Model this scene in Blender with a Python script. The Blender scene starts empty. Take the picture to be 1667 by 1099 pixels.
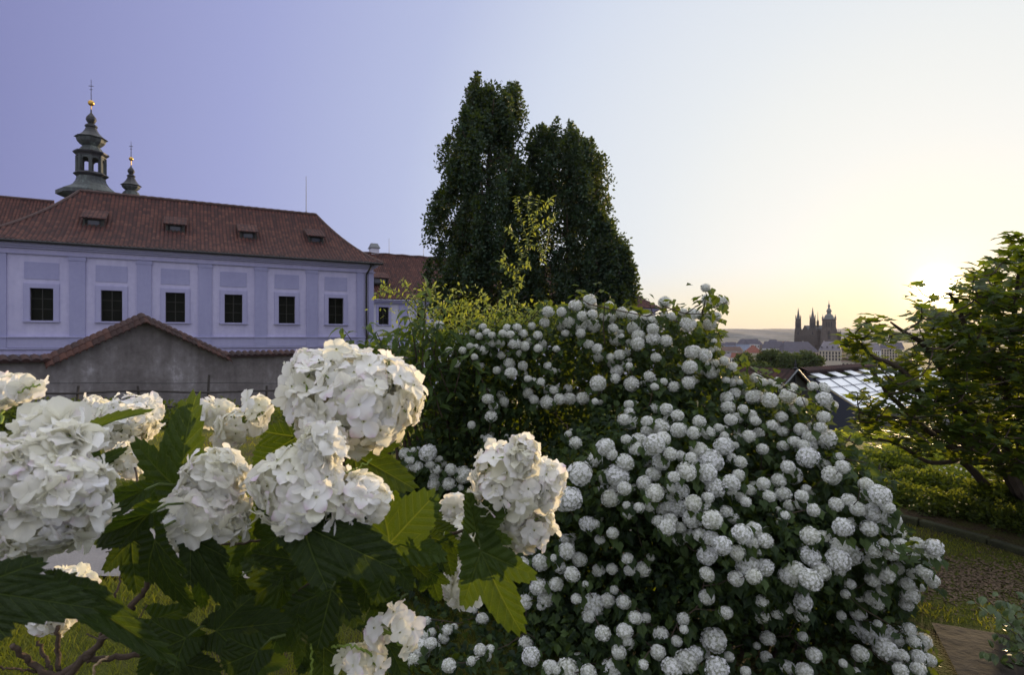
import bpy, math
import numpy as np
from mathutils import Vector

# ------------------------------------------------------------------ camera, sky, sun, exposure
scene = bpy.context.scene
EYE = 1.6
FPX = 926.0            # focal length in photograph pixels (20 mm on a 36 mm frame)
cam_data = bpy.data.cameras.new('camera')
cam_data.lens = 20.0
cam_data.sensor_width = 36.0
cam_data.clip_start = 0.02
cam_data.clip_end = 30000.0
cam_data.dof.use_dof = True
cam_data.dof.focus_distance = 0.9
cam_data.dof.aperture_fstop = 22.0
cam = bpy.data.objects.new('camera', cam_data)
cam.location = (0, 0, EYE)
cam.rotation_euler = (math.radians(90), 0, 0)
scene.collection.objects.link(cam)
scene.camera = cam

SUN_V = Vector((692, 926, 80)).normalized()
SUN_EL = math.asin(SUN_V.z)
SUN_AZ = math.atan2(SUN_V.x, SUN_V.y)

world = bpy.data.worlds.new('World')
scene.world = world
world.use_nodes = True
wn, wl = world.node_tree.nodes, world.node_tree.links
for n in list(wn): wn.remove(n)
w_out = wn.new('ShaderNodeOutputWorld')
w_bg = wn.new('ShaderNodeBackground')
w_bg2 = wn.new('ShaderNodeBackground')
w_add = wn.new('ShaderNodeAddShader')
sky = wn.new('ShaderNodeTexSky')
sky.sky_type = 'NISHITA'
sky.sun_disc = False
sky.sun_elevation = SUN_EL
sky.sun_rotation = SUN_AZ
sky.air_density = 1.0
sky.dust_density = 1.5
wl.new(sky.outputs[0], w_bg.inputs[0]); w_bg.inputs[1].default_value = 0.006
tc = wn.new('ShaderNodeTexCoord')
nrm = wn.new('ShaderNodeVectorMath'); nrm.operation = 'NORMALIZE'
wl.new(tc.outputs['Generated'], nrm.inputs[0])
dt = wn.new('ShaderNodeVectorMath'); dt.operation = 'DOT_PRODUCT'
wl.new(nrm.outputs[0], dt.inputs[0]); dt.inputs[1].default_value = SUN_V
mr = wn.new('ShaderNodeMapRange'); mr.inputs[1].default_value = -1; mr.inputs[2].default_value = 1
wl.new(dt.outputs['Value'], mr.inputs[0])
def ramp(nodes, stops):
    r = nodes.new('ShaderNodeValToRGB')
    e = r.color_ramp.elements
    while len(e) > 1: e.remove(e[-1])
    e[0].position = stops[0][0]; e[0].color = (*stops[0][1], 1)
    for p, c in stops[1:]:
        k = e.new(p); k.color = (*c, 1)
    return r
# colour of the clear evening sky by angle from the sun: violet away from it, pale, then gold
r1 = ramp(wn, [(0.0, (.50, .50, .62)), (.35, (.36, .36, .56)), (.50, (.225, .24, .45)), (.60, (.235, .25, .485)), (.733, (.35, .38, .655)),
               (.833, (.47, .52, .75)), (.90, (.65, .71, .84)), (.955, (.78, .82, .86)), (.975, (.85, .87, .86)),
               (.990, (.89, .90, .87)), (1.0, (.96, .93, .82))])
wl.new(mr.outputs[0], r1.inputs[0])
sep = wn.new('ShaderNodeSeparateXYZ'); wl.new(nrm.outputs[0], sep.inputs[0])
# warm band hugging the horizon on the sun's side
hz = wn.new('ShaderNodeMapRange'); hz.interpolation_type = 'SMOOTHSTEP'
hz.inputs[1].default_value = 0.0; hz.inputs[2].default_value = .135; hz.inputs[3].default_value = .82; hz.inputs[4].default_value = 0
wl.new(sep.outputs[2], hz.inputs[0])
sd = wn.new('ShaderNodeMapRange'); sd.interpolation_type = 'SMOOTHSTEP'
sd.inputs[1].default_value = .62; sd.inputs[2].default_value = .99
wl.new(dt.outputs['Value'], sd.inputs[0])
mm = wn.new('ShaderNodeMath'); mm.operation = 'MULTIPLY'; wl.new(hz.outputs[0], mm.inputs[0]); wl.new(sd.outputs[0], mm.inputs[1])
mx = wn.new('ShaderNodeMix'); mx.data_type = 'RGBA'
wl.new(mm.outputs[0], mx.inputs[0]); wl.new(r1.outputs[0], mx.inputs[6]); mx.inputs[7].default_value = (.93, .79, .48, 1)
# sky overhead, out of view, made brighter and more neutral as fill light
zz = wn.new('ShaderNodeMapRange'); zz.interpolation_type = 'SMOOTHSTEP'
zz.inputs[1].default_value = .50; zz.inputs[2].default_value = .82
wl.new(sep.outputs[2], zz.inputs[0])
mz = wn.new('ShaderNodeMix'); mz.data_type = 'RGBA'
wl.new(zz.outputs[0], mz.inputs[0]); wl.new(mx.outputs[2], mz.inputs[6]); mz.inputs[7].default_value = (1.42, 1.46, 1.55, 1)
bk = wn.new('ShaderNodeMapRange'); bk.interpolation_type = 'SMOOTHSTEP'  # unseen sky behind the camera, raised to fill the foreground
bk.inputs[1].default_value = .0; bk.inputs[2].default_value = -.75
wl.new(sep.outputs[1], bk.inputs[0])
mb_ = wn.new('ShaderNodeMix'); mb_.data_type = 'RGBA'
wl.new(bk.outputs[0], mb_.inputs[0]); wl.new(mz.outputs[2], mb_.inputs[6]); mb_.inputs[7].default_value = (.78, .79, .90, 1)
# aureole and disc of the sun
def pw(a, b):
    p = wn.new('ShaderNodeMath'); p.operation = 'POWER'; p.use_clamp = False
    m0 = wn.new('ShaderNodeMath'); m0.operation = 'MAXIMUM'; wl.new(dt.outputs['Value'], m0.inputs[0]); m0.inputs[1].default_value = 0
    wl.new(m0.outputs[0], p.inputs[0]); p.inputs[1].default_value = a
    v = wn.new('ShaderNodeVectorMath'); v.operation = 'SCALE'; v.inputs[0].default_value = b
    wl.new(p.outputs[0], v.inputs['Scale']); return v
g1 = pw(9000, (26, 21, 11)); g2 = pw(700, (1.0, .66, .20))
a1 = wn.new('ShaderNodeVectorMath'); a1.operation = 'ADD'; wl.new(g1.outputs[0], a1.inputs[0]); wl.new(g2.outputs[0], a1.inputs[1])
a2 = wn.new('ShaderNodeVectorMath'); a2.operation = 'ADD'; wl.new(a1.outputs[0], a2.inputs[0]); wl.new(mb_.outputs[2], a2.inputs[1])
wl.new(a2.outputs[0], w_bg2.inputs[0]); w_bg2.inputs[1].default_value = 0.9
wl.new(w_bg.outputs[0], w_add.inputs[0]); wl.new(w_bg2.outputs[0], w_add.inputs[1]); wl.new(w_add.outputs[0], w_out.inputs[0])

sun_data = bpy.data.lights.new('sun', 'SUN')
sun_data.energy = 5.0
sun_data.angle = math.radians(0.6)
sun_data.color = (1.0, .72, .40)
sun = bpy.data.objects.new('sun', sun_data)
sun.rotation_euler = SUN_V.to_track_quat('Z', 'Y').to_euler()
scene.collection.objects.link(sun)

scene.view_settings.view_transform = 'Standard'
scene.view_settings.look = 'None'
scene.view_settings.exposure = 0.16
scene.view_settings.gamma = 1.0
scene.render.engine = 'CYCLES'
scene.cycles.use_denoising = True
scene.cycles.max_bounces = 7
scene.cycles.transparent_max_bounces = 8
scene.cycles.diffuse_bounces = 3
scene.cycles.transmission_bounces = 5
scene.cycles.glossy_bounces = 3
scene.cycles.volume_bounces = 0
scene.cycles.sample_clamp_indirect = 4.0
scene.cycles.use_fast_gi = False

# ------------------------------------------------------------------ helpers
rng = np.random.default_rng(7)
def rs(seed): return np.random.default_rng(seed)

def P(px, py, Y):
    """point at photograph pixel (px, py) and depth Y metres in front of the camera"""
    return np.array([(px - 833.5) / FPX * Y, Y, EYE - (py - 550.0) / FPX * Y])
def PA(px, py, Y):
    px, py, Y = np.broadcast_arrays(np.asarray(px, float), np.asarray(py, float), np.asarray(Y, float))
    return np.stack([(px - 833.5) / FPX * Y, Y, EYE - (py - 550.0) / FPX * Y], -1)
def nz(v):
    v = np.asarray(v, float); return v / (np.linalg.norm(v, axis=-1, keepdims=True) + 1e-12)
def sstep(a, b, x):
    t = np.clip((np.asarray(x, float) - a) / (b - a), 0, 1); return t * t * (3 - 2 * t)
def inpoly(x, y, poly):
    x = np.asarray(x); y = np.asarray(y); c = np.zeros(x.shape, bool); n = len(poly)
    for i in range(n):
        x0, y0 = poly[i]; x1, y1 = poly[(i + 1) % n]
        m = ((y0 > y) != (y1 > y)) & (x < (x1 - x0) * (y - y0) / ((y1 - y0) or 1e-9) + x0)
        c ^= m
    return c
def frames(d, n):
    """matrices whose columns are side, along (d) and up (n)"""
    d = nz(d); n = np.asarray(n, float); n = np.broadcast_to(n, d.shape)
    x = nz(np.cross(d, n)); z = nz(np.cross(x, d))
    return np.stack([x, d, z], -1)

def wloc(o):
    p = np.zeros(3)
    while o is not None: p += np.array(o.location); o = o.parent
    return p

class MB:
    def __init__(self): self.V = []; self.F = {}; self.U = []; self.T = []; self.n = 0
    def add(self, v, faces, uv=None, t=0.5):
        v = np.asarray(v, float).reshape(-1, 3)
        for f in faces:
            f = np.asarray(f, int)
            if f.size: self.F.setdefault(f.shape[1], []).append(f + self.n)
        self.V.append(v)
        self.U.append(np.zeros((len(v), 2)) if uv is None else np.asarray(uv, float).reshape(-1, 2))
        self.T.append(np.broadcast_to(np.asarray(t, float), (len(v),)).copy())
        self.n += len(v); return self
    def inst(self, tpl, M, Pn, t=None, s=None):
        v, faces, uv = tpl
        N = len(Pn); k = len(v)
        if s is not None: M = M * np.asarray(s, float).reshape(-1, 1, 1)
        vv = np.einsum('nij,kj->nki', M, v) + np.asarray(Pn)[:, None, :]
        if t is None: t = rng.random(N)
        off = (np.arange(N) * k)[:, None, None]
        fs = [(np.asarray(f)[None] + off).reshape(-1, f.shape[1]) for f in faces]
        return self.add(vv.reshape(-1, 3), fs, np.tile(uv, (N, 1)), np.repeat(t, k))
    def box(self, c, s, R=None, t=.5):
        c = np.asarray(c, float); s = np.asarray(s, float) / 2
        v = np.array([[x, y, z] for x in (-1, 1) for y in (-1, 1) for z in (-1, 1)], float) * s
        if R is not None: v = v @ np.asarray(R).T
        f = np.array([[0, 1, 3, 2], [4, 6, 7, 5], [0, 4, 5, 1], [2, 3, 7, 6], [0, 2, 6, 4], [1, 5, 7, 3]])
        return self.add(v + c, [f], None, t)
    def tube(self, pts, r, n=6, t=.5, cap=True):
        pts = np.asarray(pts, float); m = len(pts); r = np.broadcast_to(np.asarray(r, float), (m,))
        tg = nz(np.gradient(pts, axis=0)); ref = np.array([0, 0, 1.0]) if abs(tg[0, 2]) < .9 else np.array([1.0, 0, 0])
        a = nz(np.cross(tg, ref)); b = np.cross(tg, a)
        th = np.linspace(0, 2 * np.pi, n, endpoint=False)
        v = pts[:, None] + r[:, None, None] * (np.cos(th)[None, :, None] * a[:, None] + np.sin(th)[None, :, None] * b[:, None])
        i = np.arange(m - 1)[:, None] * n; j = np.arange(n)[None]; j2 = (j + 1) % n
        f = np.stack([i + j, i + j2, i + n + j2, i + n + j], -1).reshape(-1, 4)
        L = np.concatenate([[0], np.cumsum(np.linalg.norm(np.diff(pts, axis=0), axis=1))])
        uv = np.stack([np.broadcast_to(th / 6.283, (m, n)), np.broadcast_to(L[:, None], (m, n))], -1)
        fs = [f]
        if cap: fs.append(np.array([list(range(n))[::-1], [(m - 1) * n + q for q in range(n)]]))
        return self.add(v.reshape(-1, 3), fs, uv.reshape(-1, 2), t)
    def lathe(self, c, prof, n=8, rot=0, t=.5):
        """prof: list of (radius, z) from bottom to top, around the vertical axis through c=(x,y)"""
        prof = np.asarray(prof, float); m = len(prof)
        th = np.linspace(0, 2 * np.pi, n, endpoint=False) + rot
        v = np.stack([c[0] + prof[:, :1] * np.cos(th), c[1] + prof[:, :1] * np.sin(th), np.repeat(prof[:, 1:], n, 1)], -1)
        i = np.arange(m - 1)[:, None] * n; j = np.arange(n)[None]; j2 = (j + 1) % n
        f = np.stack([i + j, i + j2, i + n + j2, i + n + j], -1).reshape(-1, 4)
        return self.add(v.reshape(-1, 3), [f, np.array([list(range(n))[::-1], [(m - 1) * n + q for q in range(n)]])], None, t)
    def grid(self, pts, uv=None, t=.5):
        pts = np.asarray(pts, float); a, b = pts.shape[:2]
        i = np.arange(a - 1)[:, None] * b; j = np.arange(b - 1)[None]
        f = np.stack([i + j, i + j + 1, i + b + j + 1, i + b + j], -1).reshape(-1, 4)
        return self.add(pts.reshape(-1, 3), [f], None if uv is None else np.asarray(uv).reshape(-1, 2), np.asarray(t).reshape(-1) if np.ndim(t) else t)
    def poly(self, pts, t=.5):
        pts = np.asarray(pts, float); return self.add(pts, [np.arange(len(pts))[None]], None, t)
    def build(self, name, mat, parent=None, smooth=False):
        me = bpy.data.meshes.new(name)
        V = np.concatenate(self.V); U = np.concatenate(self.U); T = np.concatenate(self.T)
        loops = []; starts = []; tot = []; p = 0
        for k, fl in self.F.items():
            f = np.concatenate(fl); loops.append(f.reshape(-1)); starts.append(p + np.arange(len(f)) * k); tot.append(np.full(len(f), k)); p += f.size
        loops = np.concatenate(loops).astype(np.int32); starts = np.concatenate(starts).astype(np.int32); tot = np.concatenate(tot).astype(np.int32)
        if parent is not None: V = V - wloc(parent)
        me.vertices.add(len(V)); me.vertices.foreach_set('co', V.astype(np.float32).ravel())
        me.loops.add(len(loops)); me.loops.foreach_set('vertex_index', loops)
        me.polygons.add(len(starts)); me.polygons.foreach_set('loop_start', starts)
        try: me.polygons.foreach_set('loop_total', tot)
        except Exception: pass
        me.update(calc_edges=True)
        uvl = me.uv_layers.new(name='uv'); uvl.data.foreach_set('uv', U[loops].astype(np.float32).ravel())
        at = me.attributes.new('rnd', 'FLOAT', 'POINT'); at.data.foreach_set('value', T.astype(np.float32))
        if smooth: me.polygons.foreach_set('use_smooth', np.ones(len(starts), bool))
        else: me.shade_flat()
        me.materials.append(mat)
        o = bpy.data.objects.new(name, me); scene.collection.objects.link(o)
        if parent is not None: o.parent = parent
        return o

def tag(o, label, cat, group=None, kind=None):
    if label: o['label'] = label
    if cat: o['category'] = cat
    if group: o['group'] = group
    if kind: o['kind'] = kind
    return o
def thing(name, loc, label, cat, group=None):
    o = bpy.data.objects.new(name, None); o.empty_display_size = .1; o.location = tuple(float(q) for q in loc)
    scene.collection.objects.link(o); return tag(o, label, cat, group)
def copy_part(src, parent, loc):
    c = src.copy(); scene.collection.objects.link(c); c.parent = parent; c.location = tuple(float(q) for q in loc); return c

# ------------------------------------------------------------------ materials
def mat(name, build):
    m = bpy.data.materials.new(name); m.use_nodes = True
    nt = m.node_tree; nt.nodes.clear()
    o = nt.nodes.new('ShaderNodeOutputMaterial')
    sh = build(nt); nt.links.new(sh, o.inputs[0]); return m
def N(nt, typ, ins=None, **kw):
    n = nt.nodes.new(typ)
    for k, v in kw.items(): setattr(n, k, v)
    for k, v in (ins or {}).items():
        s = n.inputs[k]
        if hasattr(v, 'is_output'): nt.links.new(v, s)
        else: s.default_value = v
    return n
def mth(nt, op, a, b=0.0, c=None):
    d = {0: a, 1: b}
    if c is not None: d[2] = c
    return N(nt, 'ShaderNodeMath', d, operation=op).outputs[0]
def mixc(nt, f, a, b, mode='MIX'):
    f4 = lambda c: c if hasattr(c, 'is_output') else (*c, 1)
    return N(nt, 'ShaderNodeMix', {0: f, 6: f4(a), 7: f4(b)}, data_type='RGBA', blend_type=mode).outputs[2]
def noise(nt, scale, detail=3, vec=None, rough=.55):
    if vec is None: vec = N(nt, 'ShaderNodeTexCoord').outputs['Object']
    return N(nt, 'ShaderNodeTexNoise', {'Vector': vec, 'Scale': scale, 'Detail': detail, 'Roughness': rough}).outputs[0]
def rampn(nt, f, stops):
    r = ramp(nt.nodes, [(p, c if len(c) == 3 else c[:3]) for p, c in stops]); nt.links.new(f, r.inputs[0]); return r.outputs[0]
def prin(nt, col, rough=.7, normal=None, spec=.4, metal=0.0, **kw):
    ins = {'Base Color': col if hasattr(col, 'is_output') else (*col, 1), 'Roughness': rough, 'Specular IOR Level': spec, 'Metallic': metal}
    if normal is not None: ins['Normal'] = normal
    ins.update(kw); return N(nt, 'ShaderNodeBsdfPrincipled', ins).outputs[0]
def bump(nt, h, strength=.3, dist=.02, normal=None):
    ins = {'Height': h, 'Strength': strength, 'Distance': dist}
    if normal is not None: ins['Normal'] = normal
    return N(nt, 'ShaderNodeBump', ins).outputs[0]

def plain(name, c, rough=.7, var=.25, scale=6, bmp=.2, bd=.01, spec=.3, metal=0.0):
    """a colour with two scales of mottling and a fine bump"""
    def b(nt):
        n1 = noise(nt, scale, 5); n2 = noise(nt, scale * 7, 4)
        k = mth(nt, 'ADD', mth(nt, 'MULTIPLY', n1, .65), mth(nt, 'MULTIPLY', n2, .35))
        lo = tuple(x * (1 - var) for x in c); hi = tuple(min(x * (1 + var), 1) for x in c)
        col = rampn(nt, k, [(.3, lo), (.7, hi)])
        return prin(nt, col, rough, bump(nt, n2, bmp, bd), spec, metal)
    return mat(name, b)

def leafmat(name, cols, trans, tmix=.3, rough=.5, spec=.35, nscale=25):
    """foliage: several greens picked leaf by leaf, light shining through the blade"""
    def b(nt):
        r = N(nt, 'ShaderNodeAttribute', attribute_name='rnd').outputs['Fac']
        st = [(i / (len(cols) - 1) if len(cols) > 1 else 0, c) for i, c in enumerate(cols)]
        col = rampn(nt, r, st)
        nn = noise(nt, nscale, 2)
        col = mixc(nt, 1.0, col, rampn(nt, nn, [(.3, (.72, .72, .72)), (.7, (1.2, 1.2, 1.2))]), 'MULTIPLY')
        p = prin(nt, col, rough, None, spec)
        tcol = mixc(nt, r, trans, tuple(x * .6 for x in trans))
        t = N(nt, 'ShaderNodeBsdfTranslucent', {0: tcol}).outputs[0]
        return N(nt, 'ShaderNodeMixShader', {0: tmix, 1: p, 2: t}).outputs[0]
    return mat(name, b)

def tile_mat(name, cols, pu=.25, pv=.40):
    """clay tiles: one colour per tile, course lines as bump; uv is metres along the eave and up the slope"""
    def b(nt):
        uv = N(nt, 'ShaderNodeUVMap', uv_map='uv').outputs[0]
        s = N(nt, 'ShaderNodeSeparateXYZ', {0: uv})
        a = mth(nt, 'DIVIDE', s.outputs[0], pu); c = mth(nt, 'DIVIDE', s.outputs[1], pv)
        cell = N(nt, 'ShaderNodeCombineXYZ', {0: mth(nt, 'FLOOR', a), 1: mth(nt, 'FLOOR', c), 2: 0.0}).outputs[0]
        w = N(nt, 'ShaderNodeTexWhiteNoise', {'Vector': cell}).outputs['Value']
        big = noise(nt, .35, 4)
        k = mth(nt, 'ADD', mth(nt, 'MULTIPLY', w, .6), mth(nt, 'MULTIPLY', big, .5))
        col = rampn(nt, k, [(i / (len(cols) - 1), q) for i, q in enumerate(cols)])
        saw = mth(nt, 'FRACT', c)
        lip = mth(nt, 'LESS_THAN', saw, .14)
        col = mixc(nt, mth(nt, 'MULTIPLY', lip, .6), col, (.020, .010, .010))
        fa = mth(nt, 'FRACT', a); valley_shade = mth(nt, 'GREATER_THAN', mth(nt, 'ABSOLUTE', mth(nt, 'SUBTRACT', fa, .5)), .36)
        col = mixc(nt, mth(nt, 'MULTIPLY', valley_shade, .6), col, (.014, .008, .009))  # valleys between tile columns darkened, shade put into the colour
        return prin(nt, col, .75, bump(nt, mth(nt, 'SUBTRACT', 1.0, saw), .8, .05), .25)
    return mat(name, b)

# ------------------------------------------------------------------ terrain
def ground_z(x, y):
    x = np.asarray(x, float); y = np.asarray(y, float)
    z = -1.0 * sstep(7, 18, y) - 1.6 * sstep(9, 19, y) * sstep(3.5, 8, x)
    z = z - 3.6 * sstep(20, 40, y) - 30.0 * sstep(60, 480, y)
    z = z + 34 * sstep(2000, 9000, y)
    z = z + .025 * np.sin(x * 1.7 + .4) * np.cos(y * 1.3) * sstep(60, 3, y)
    return z

def b_ground(nt):
    co = N(nt, 'ShaderNodeTexCoord').outputs['Object']
    n1 = noise(nt, .9, 5, co); n2 = noise(nt, 9, 5, co); n3 = noise(nt, 60, 4, co)
    g = rampn(nt, mth(nt, 'ADD', mth(nt, 'MULTIPLY', n2, .5), mth(nt, 'MULTIPLY', n3, .5)), [(.3, (.045, .052, .010)), (.5, (.085, .095, .018)), (.7, (.15, .15, .035))])
    br = rampn(nt, n3, [(.3, (.035, .025, .016)), (.7, (.11, .08, .05))])
    k = rampn(nt, mth(nt, 'ADD', mth(nt, 'MULTIPLY', n1, .7), mth(nt, 'MULTIPLY', n2, .3)), [(.50, (0, 0, 0)), (.62, (1, 1, 1))])
    c = mixc(nt, k, g, br)
    far = N(nt, 'ShaderNodeMapRange', {0: N(nt, 'ShaderNodeSeparateXYZ', {0: co}).outputs[1], 1: 35.0, 2: 70.0}).outputs[0]
    c = mixc(nt, far, c, rampn(nt, noise(nt, .03, 6, co), [(.35, (.020, .030, .014)), (.6, (.05, .06, .03)), (.75, (.12, .11, .09))]))
    return prin(nt, c, .95, bump(nt, n3, .9, .05), .1)
m_ground = mat('ground grass and soil', b_ground)
ys = np.concatenate([np.linspace(-6, 12, 46), np.geomspace(12.6, 14000, 90)])
xs = np.sinh(np.linspace(-9.2, 9.2, 171)) * 1.0
xs = xs / xs.max() * 12000
xs = np.unique(np.concatenate([xs, np.linspace(-8, 8, 50)]))
X, Y = np.meshgrid(xs, ys)
g = MB(); g.grid(np.stack([X, Y, ground_z(X, Y)], -1))
tag(g.build('ground', m_ground, None, True), 'lawn and sloping ground of the garden', 'ground', None, 'structure')

# the two visible stretches of garden path, sheets just above the lawn
def b_path(nt):
    co = N(nt, 'ShaderNodeTexCoord').outputs['Object']
    n1 = noise(nt, 2.2, 5, co); n2 = noise(nt, 90, 4, co)
    c = rampn(nt, mth(nt, 'ADD', mth(nt, 'MULTIPLY', n1, .5), mth(nt, 'MULTIPLY', n2, .5)), [(.3, (.13, .125, .125)), (.7, (.27, .255, .25))])
    return prin(nt, c, .9, bump(nt, n2, .5, .01), .2)
m_path = mat('pale worn asphalt path', b_path)
def strip(name, ctr, wid, label, lift=.035, m=None):
    ctr = np.asarray(ctr, float); t = nz(np.gradient(ctr, axis=0)); nn = np.stack([-t[:, 1], t[:, 0]], -1)
    k = np.linspace(-1, 1, 7)
    w = np.asarray(wid, float) / 2 * np.ones(len(ctr))
    q = ctr[:, None] + nn[:, None] * (k[None, :] * w[:, None])[..., None]
    z = ground_z(q[..., 0], q[..., 1]) + lift
    b = MB(); b.grid(np.concatenate([q, z[..., None]], -1)); b.grid(np.concatenate([q, (z - .12)[..., None]], -1))
    return tag(b.build(name, m or m_path), label, 'path', None, 'structure')
cx = np.linspace(-9, 1.2, 60)
strip('path', np.stack([cx, 4.42 + .05 * np.sin(cx)], -1), 1.35, 'pale path crossing the lawn at the left')
t_ = np.linspace(0, 1, 30)
def b_pave(nt):
    co = N(nt, 'ShaderNodeTexCoord').outputs['Object']
    mp = N(nt, 'ShaderNodeMapping', {0: co, 2: (0, 0, .38)}).outputs[0]
    br = N(nt, 'ShaderNodeTexBrick', {'Vector': mp, 'Scale': 1.0, 'Mortar Size': .008, 'Brick Width': 1.3, 'Row Height': .95, 'Color1': (.042, .036, .030, 1), 'Color2': (.052, .045, .038, 1), 'Mortar': (.04, .038, .028, 1)})
    n2 = noise(nt, 14, 6, co); c = mixc(nt, 1.0, br.outputs[0], rampn(nt, n2, [(.3, (.55, .55, .5)), (.7, (1.3, 1.25, 1.2))]), 'MULTIPLY')
    return prin(nt, c, .9, bump(nt, mth(nt, 'ADD', mth(nt, 'MULTIPLY', br.outputs[1], -1.0), n2), .5, .01), .2)
m_path_right = mat('brown grey paving', b_pave)
strip('path', np.stack([2.05 + 3.2 * t_, 2.98 - 1.55 * t_ - .36], -1), 1.05, 'paved path at the lower right corner', m=m_path_right)

# far hills across the valley
def b_hill(nt):
    co = N(nt, 'ShaderNodeTexCoord').outputs['Object']
    n1 = noise(nt, .004, 6, co); n2 = noise(nt, .02, 4, co)
    c = rampn(nt, mth(nt, 'ADD', mth(nt, 'MULTIPLY', n1, .6), mth(nt, 'MULTIPLY', n2, .4)), [(.38, (.05, .06, .045)), (.5, (.085, .09, .07)), (.60, (.16, .155, .14))])
    return prin(nt, c, .95, None, .1)
m_hill = mat('wooded hillside', b_hill)
hx = np.linspace(-9000, 9000, 420); hy = np.linspace(0, 1, 40)
HX, HT = np.meshgrid(hx, hy)
top = 128 + 9 * np.sin(HX / 900 + 1.2) + 10 * sstep(-500, 2400, HX) * sstep(4200, 2300, HX) + 3.5 * np.sin(HX / 210) + 2.2 * np.sin(HX / 71 + 2) + 1.5 * np.sin(HX / 23.0)
HY = 3300 + 2700 * HT + 120 * np.sin(HX / 700)
HZ = -38 + (top - 4) * np.sin(HT * math.pi / 2) ** 1.3 + 4 * np.sin(HX / 160 + HT * 9) * HT * (1 - HT)
h = MB(); h.grid(np.stack([HX, HY, HZ], -1)); h.grid(np.stack([HX[-1:].repeat(2, 0), HY[-1:] + np.array([[0], [900]]), np.stack([HZ[-1], HZ[-1] * 0 - 40])], -1))
tag(h.build('hills', m_hill, None, True), 'low wooded hills closing the horizon', 'hills', None, 'structure')

# ------------------------------------------------------------------ building frame helper
class Frame:
    """local frame of a facade: s along it, o outward, z up (absolute height)"""
    def __init__(s, org, d, n): s.o = np.array([org[0], org[1], 0.0]); s.d = np.array([*nz(d), 0.0]); s.n = np.array([*nz(n), 0.0])
    def p(s, a, o, z):
        a, o, z = np.broadcast_arrays(np.asarray(a, float), np.asarray(o, float), np.asarray(z, float))
        return s.o + a[..., None] * s.d + o[..., None] * s.n + z[..., None] * np.array([0, 0, 1.0])
    def box(s, mb, s0, s1, o0, o1, z0, z1, t=.5):
        c = s.p((s0 + s1) / 2, (o0 + o1) / 2, (z0 + z1) / 2); R = np.stack([s.d, s.n, [0, 0, 1.0]], 1)
        return mb.box(c, (abs(s1 - s0), abs(o1 - o0), abs(z1 - z0)), R, t)

def holed_wall(mb, fr, s0, s1, z0, z1, holes, depth=.3):
    """front face cut round the holes (s0,s1,z0,z1), with reveals going in"""
    ss = sorted({s0, s1, *[h[0] for h in holes], *[h[1] for h in holes]}); zs = sorted({z0, z1, *[h[2] for h in holes], *[h[3] for h in holes]})
    for a, b in zip(ss[:-1], ss[1:]):
        for c, d in zip(zs[:-1], zs[1:]):
            m = ((a + b) / 2, (c + d) / 2)
            if any(h[0] < m[0] < h[1] and h[2] < m[1] < h[3] for h in holes): continue
            mb.poly([fr.p(a, 0, c), fr.p(b, 0, c), fr.p(b, 0, d), fr.p(a, 0, d)])
    for a, b, c, d in holes:
        for (p, q) in (((a, c), (b, c)), ((b, c), (b, d)), ((b, d), (a, d)), ((a, d), (a, c))):
            mb.poly([fr.p(p[0], 0, p[1]), fr.p(q[0], 0, q[1]), fr.p(q[0], -depth, q[1]), fr.p(p[0], -depth, p[1])])

def roof_slope(mb, fr, s0, s1, in0, in1, o_eave, o_ridge, z_e, z_r, a=1.0, tile=.25, amp=.085, step=8, rows=26):
    """tiled slope: eave from s0 to s1 at o_eave, ridge inset by in0 and in1; a<1 sweeps the eave out"""
    n = max(int((s1 - s0) / tile * step), 2)
    s = np.linspace(s0, s1, n)
    vm = np.ones(n)
    if in0 > 0: vm = np.minimum(vm, (s - s0) / in0)
    if in1 > 0: vm = np.minimum(vm, (s1 - s) / in1)
    w = np.linspace(0, 1, rows)[:, None]; v = w * np.clip(vm, 0, 1)[None]
    S = np.broadcast_to(s, v.shape)
    o = o_eave + (o_ridge - o_eave) * v; z = z_e + (z_r - z_e) * (a * v + (1 - a) * v * v)
    z = z + amp * np.abs(np.sin(S * math.pi / tile))
    L = math.hypot(o_ridge - o_eave, z_r - z_e)
    mb.grid(fr.p(S, o, z), np.stack([S, v * L], -1))
    # underside lip so the eave has thickness
    mb.grid(fr.p(np.stack([s, s]), np.full((2, n), o_eave), np.stack([z[0], z[0] * 0 + z_e - .05])), np.stack([np.stack([s, s]), np.zeros((2, n))], -1))

ROOF = [(.020, .008, .009), (.046, .016, .015), (.078, .026, .020), (.125, .050, .036)]
m_tile = tile_mat('red clay roof tiles', ROOF)
m_tile2 = tile_mat('weathered brown clay tiles', [(.018, .011, .011), (.042, .020, .017), (.085, .035, .024)])
def b_render(c, d):
    def f(nt):
        co = N(nt, 'ShaderNodeTexCoord').outputs['Object']
        n1 = noise(nt, .5, 5, co); n2 = noise(nt, 4, 5, co)
        sc = N(nt, 'ShaderNodeMapping', {0: co, 3: (2.5, 2.5, .25)}); n3 = noise(nt, 1.2, 4, sc.outputs[0])
        k = mth(nt, 'ADD', mth(nt, 'ADD', mth(nt, 'MULTIPLY', n1, .4), mth(nt, 'MULTIPLY', n2, .25)), mth(nt, 'MULTIPLY', n3, .35))
        col = rampn(nt, k, [(.3, d), (.7, c)])
        return prin(nt, col, .9, bump(nt, noise(nt, 30, 3, co), .25, .01), .15)
    return f
m_wall = mat('pale lilac render', b_render((.54, .52, .72), (.38, .37, .57)))
m_pil = mat('greyer lilac render', b_render((.36, .36, .56), (.29, .29, .48)))
m_trim = mat('lilac grey stone trim', b_render((.40, .395, .60), (.33, .325, .52)))
m_wall2 = mat('off white render', b_render((.60, .60, .70), (.50, .50, .60)))
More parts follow.
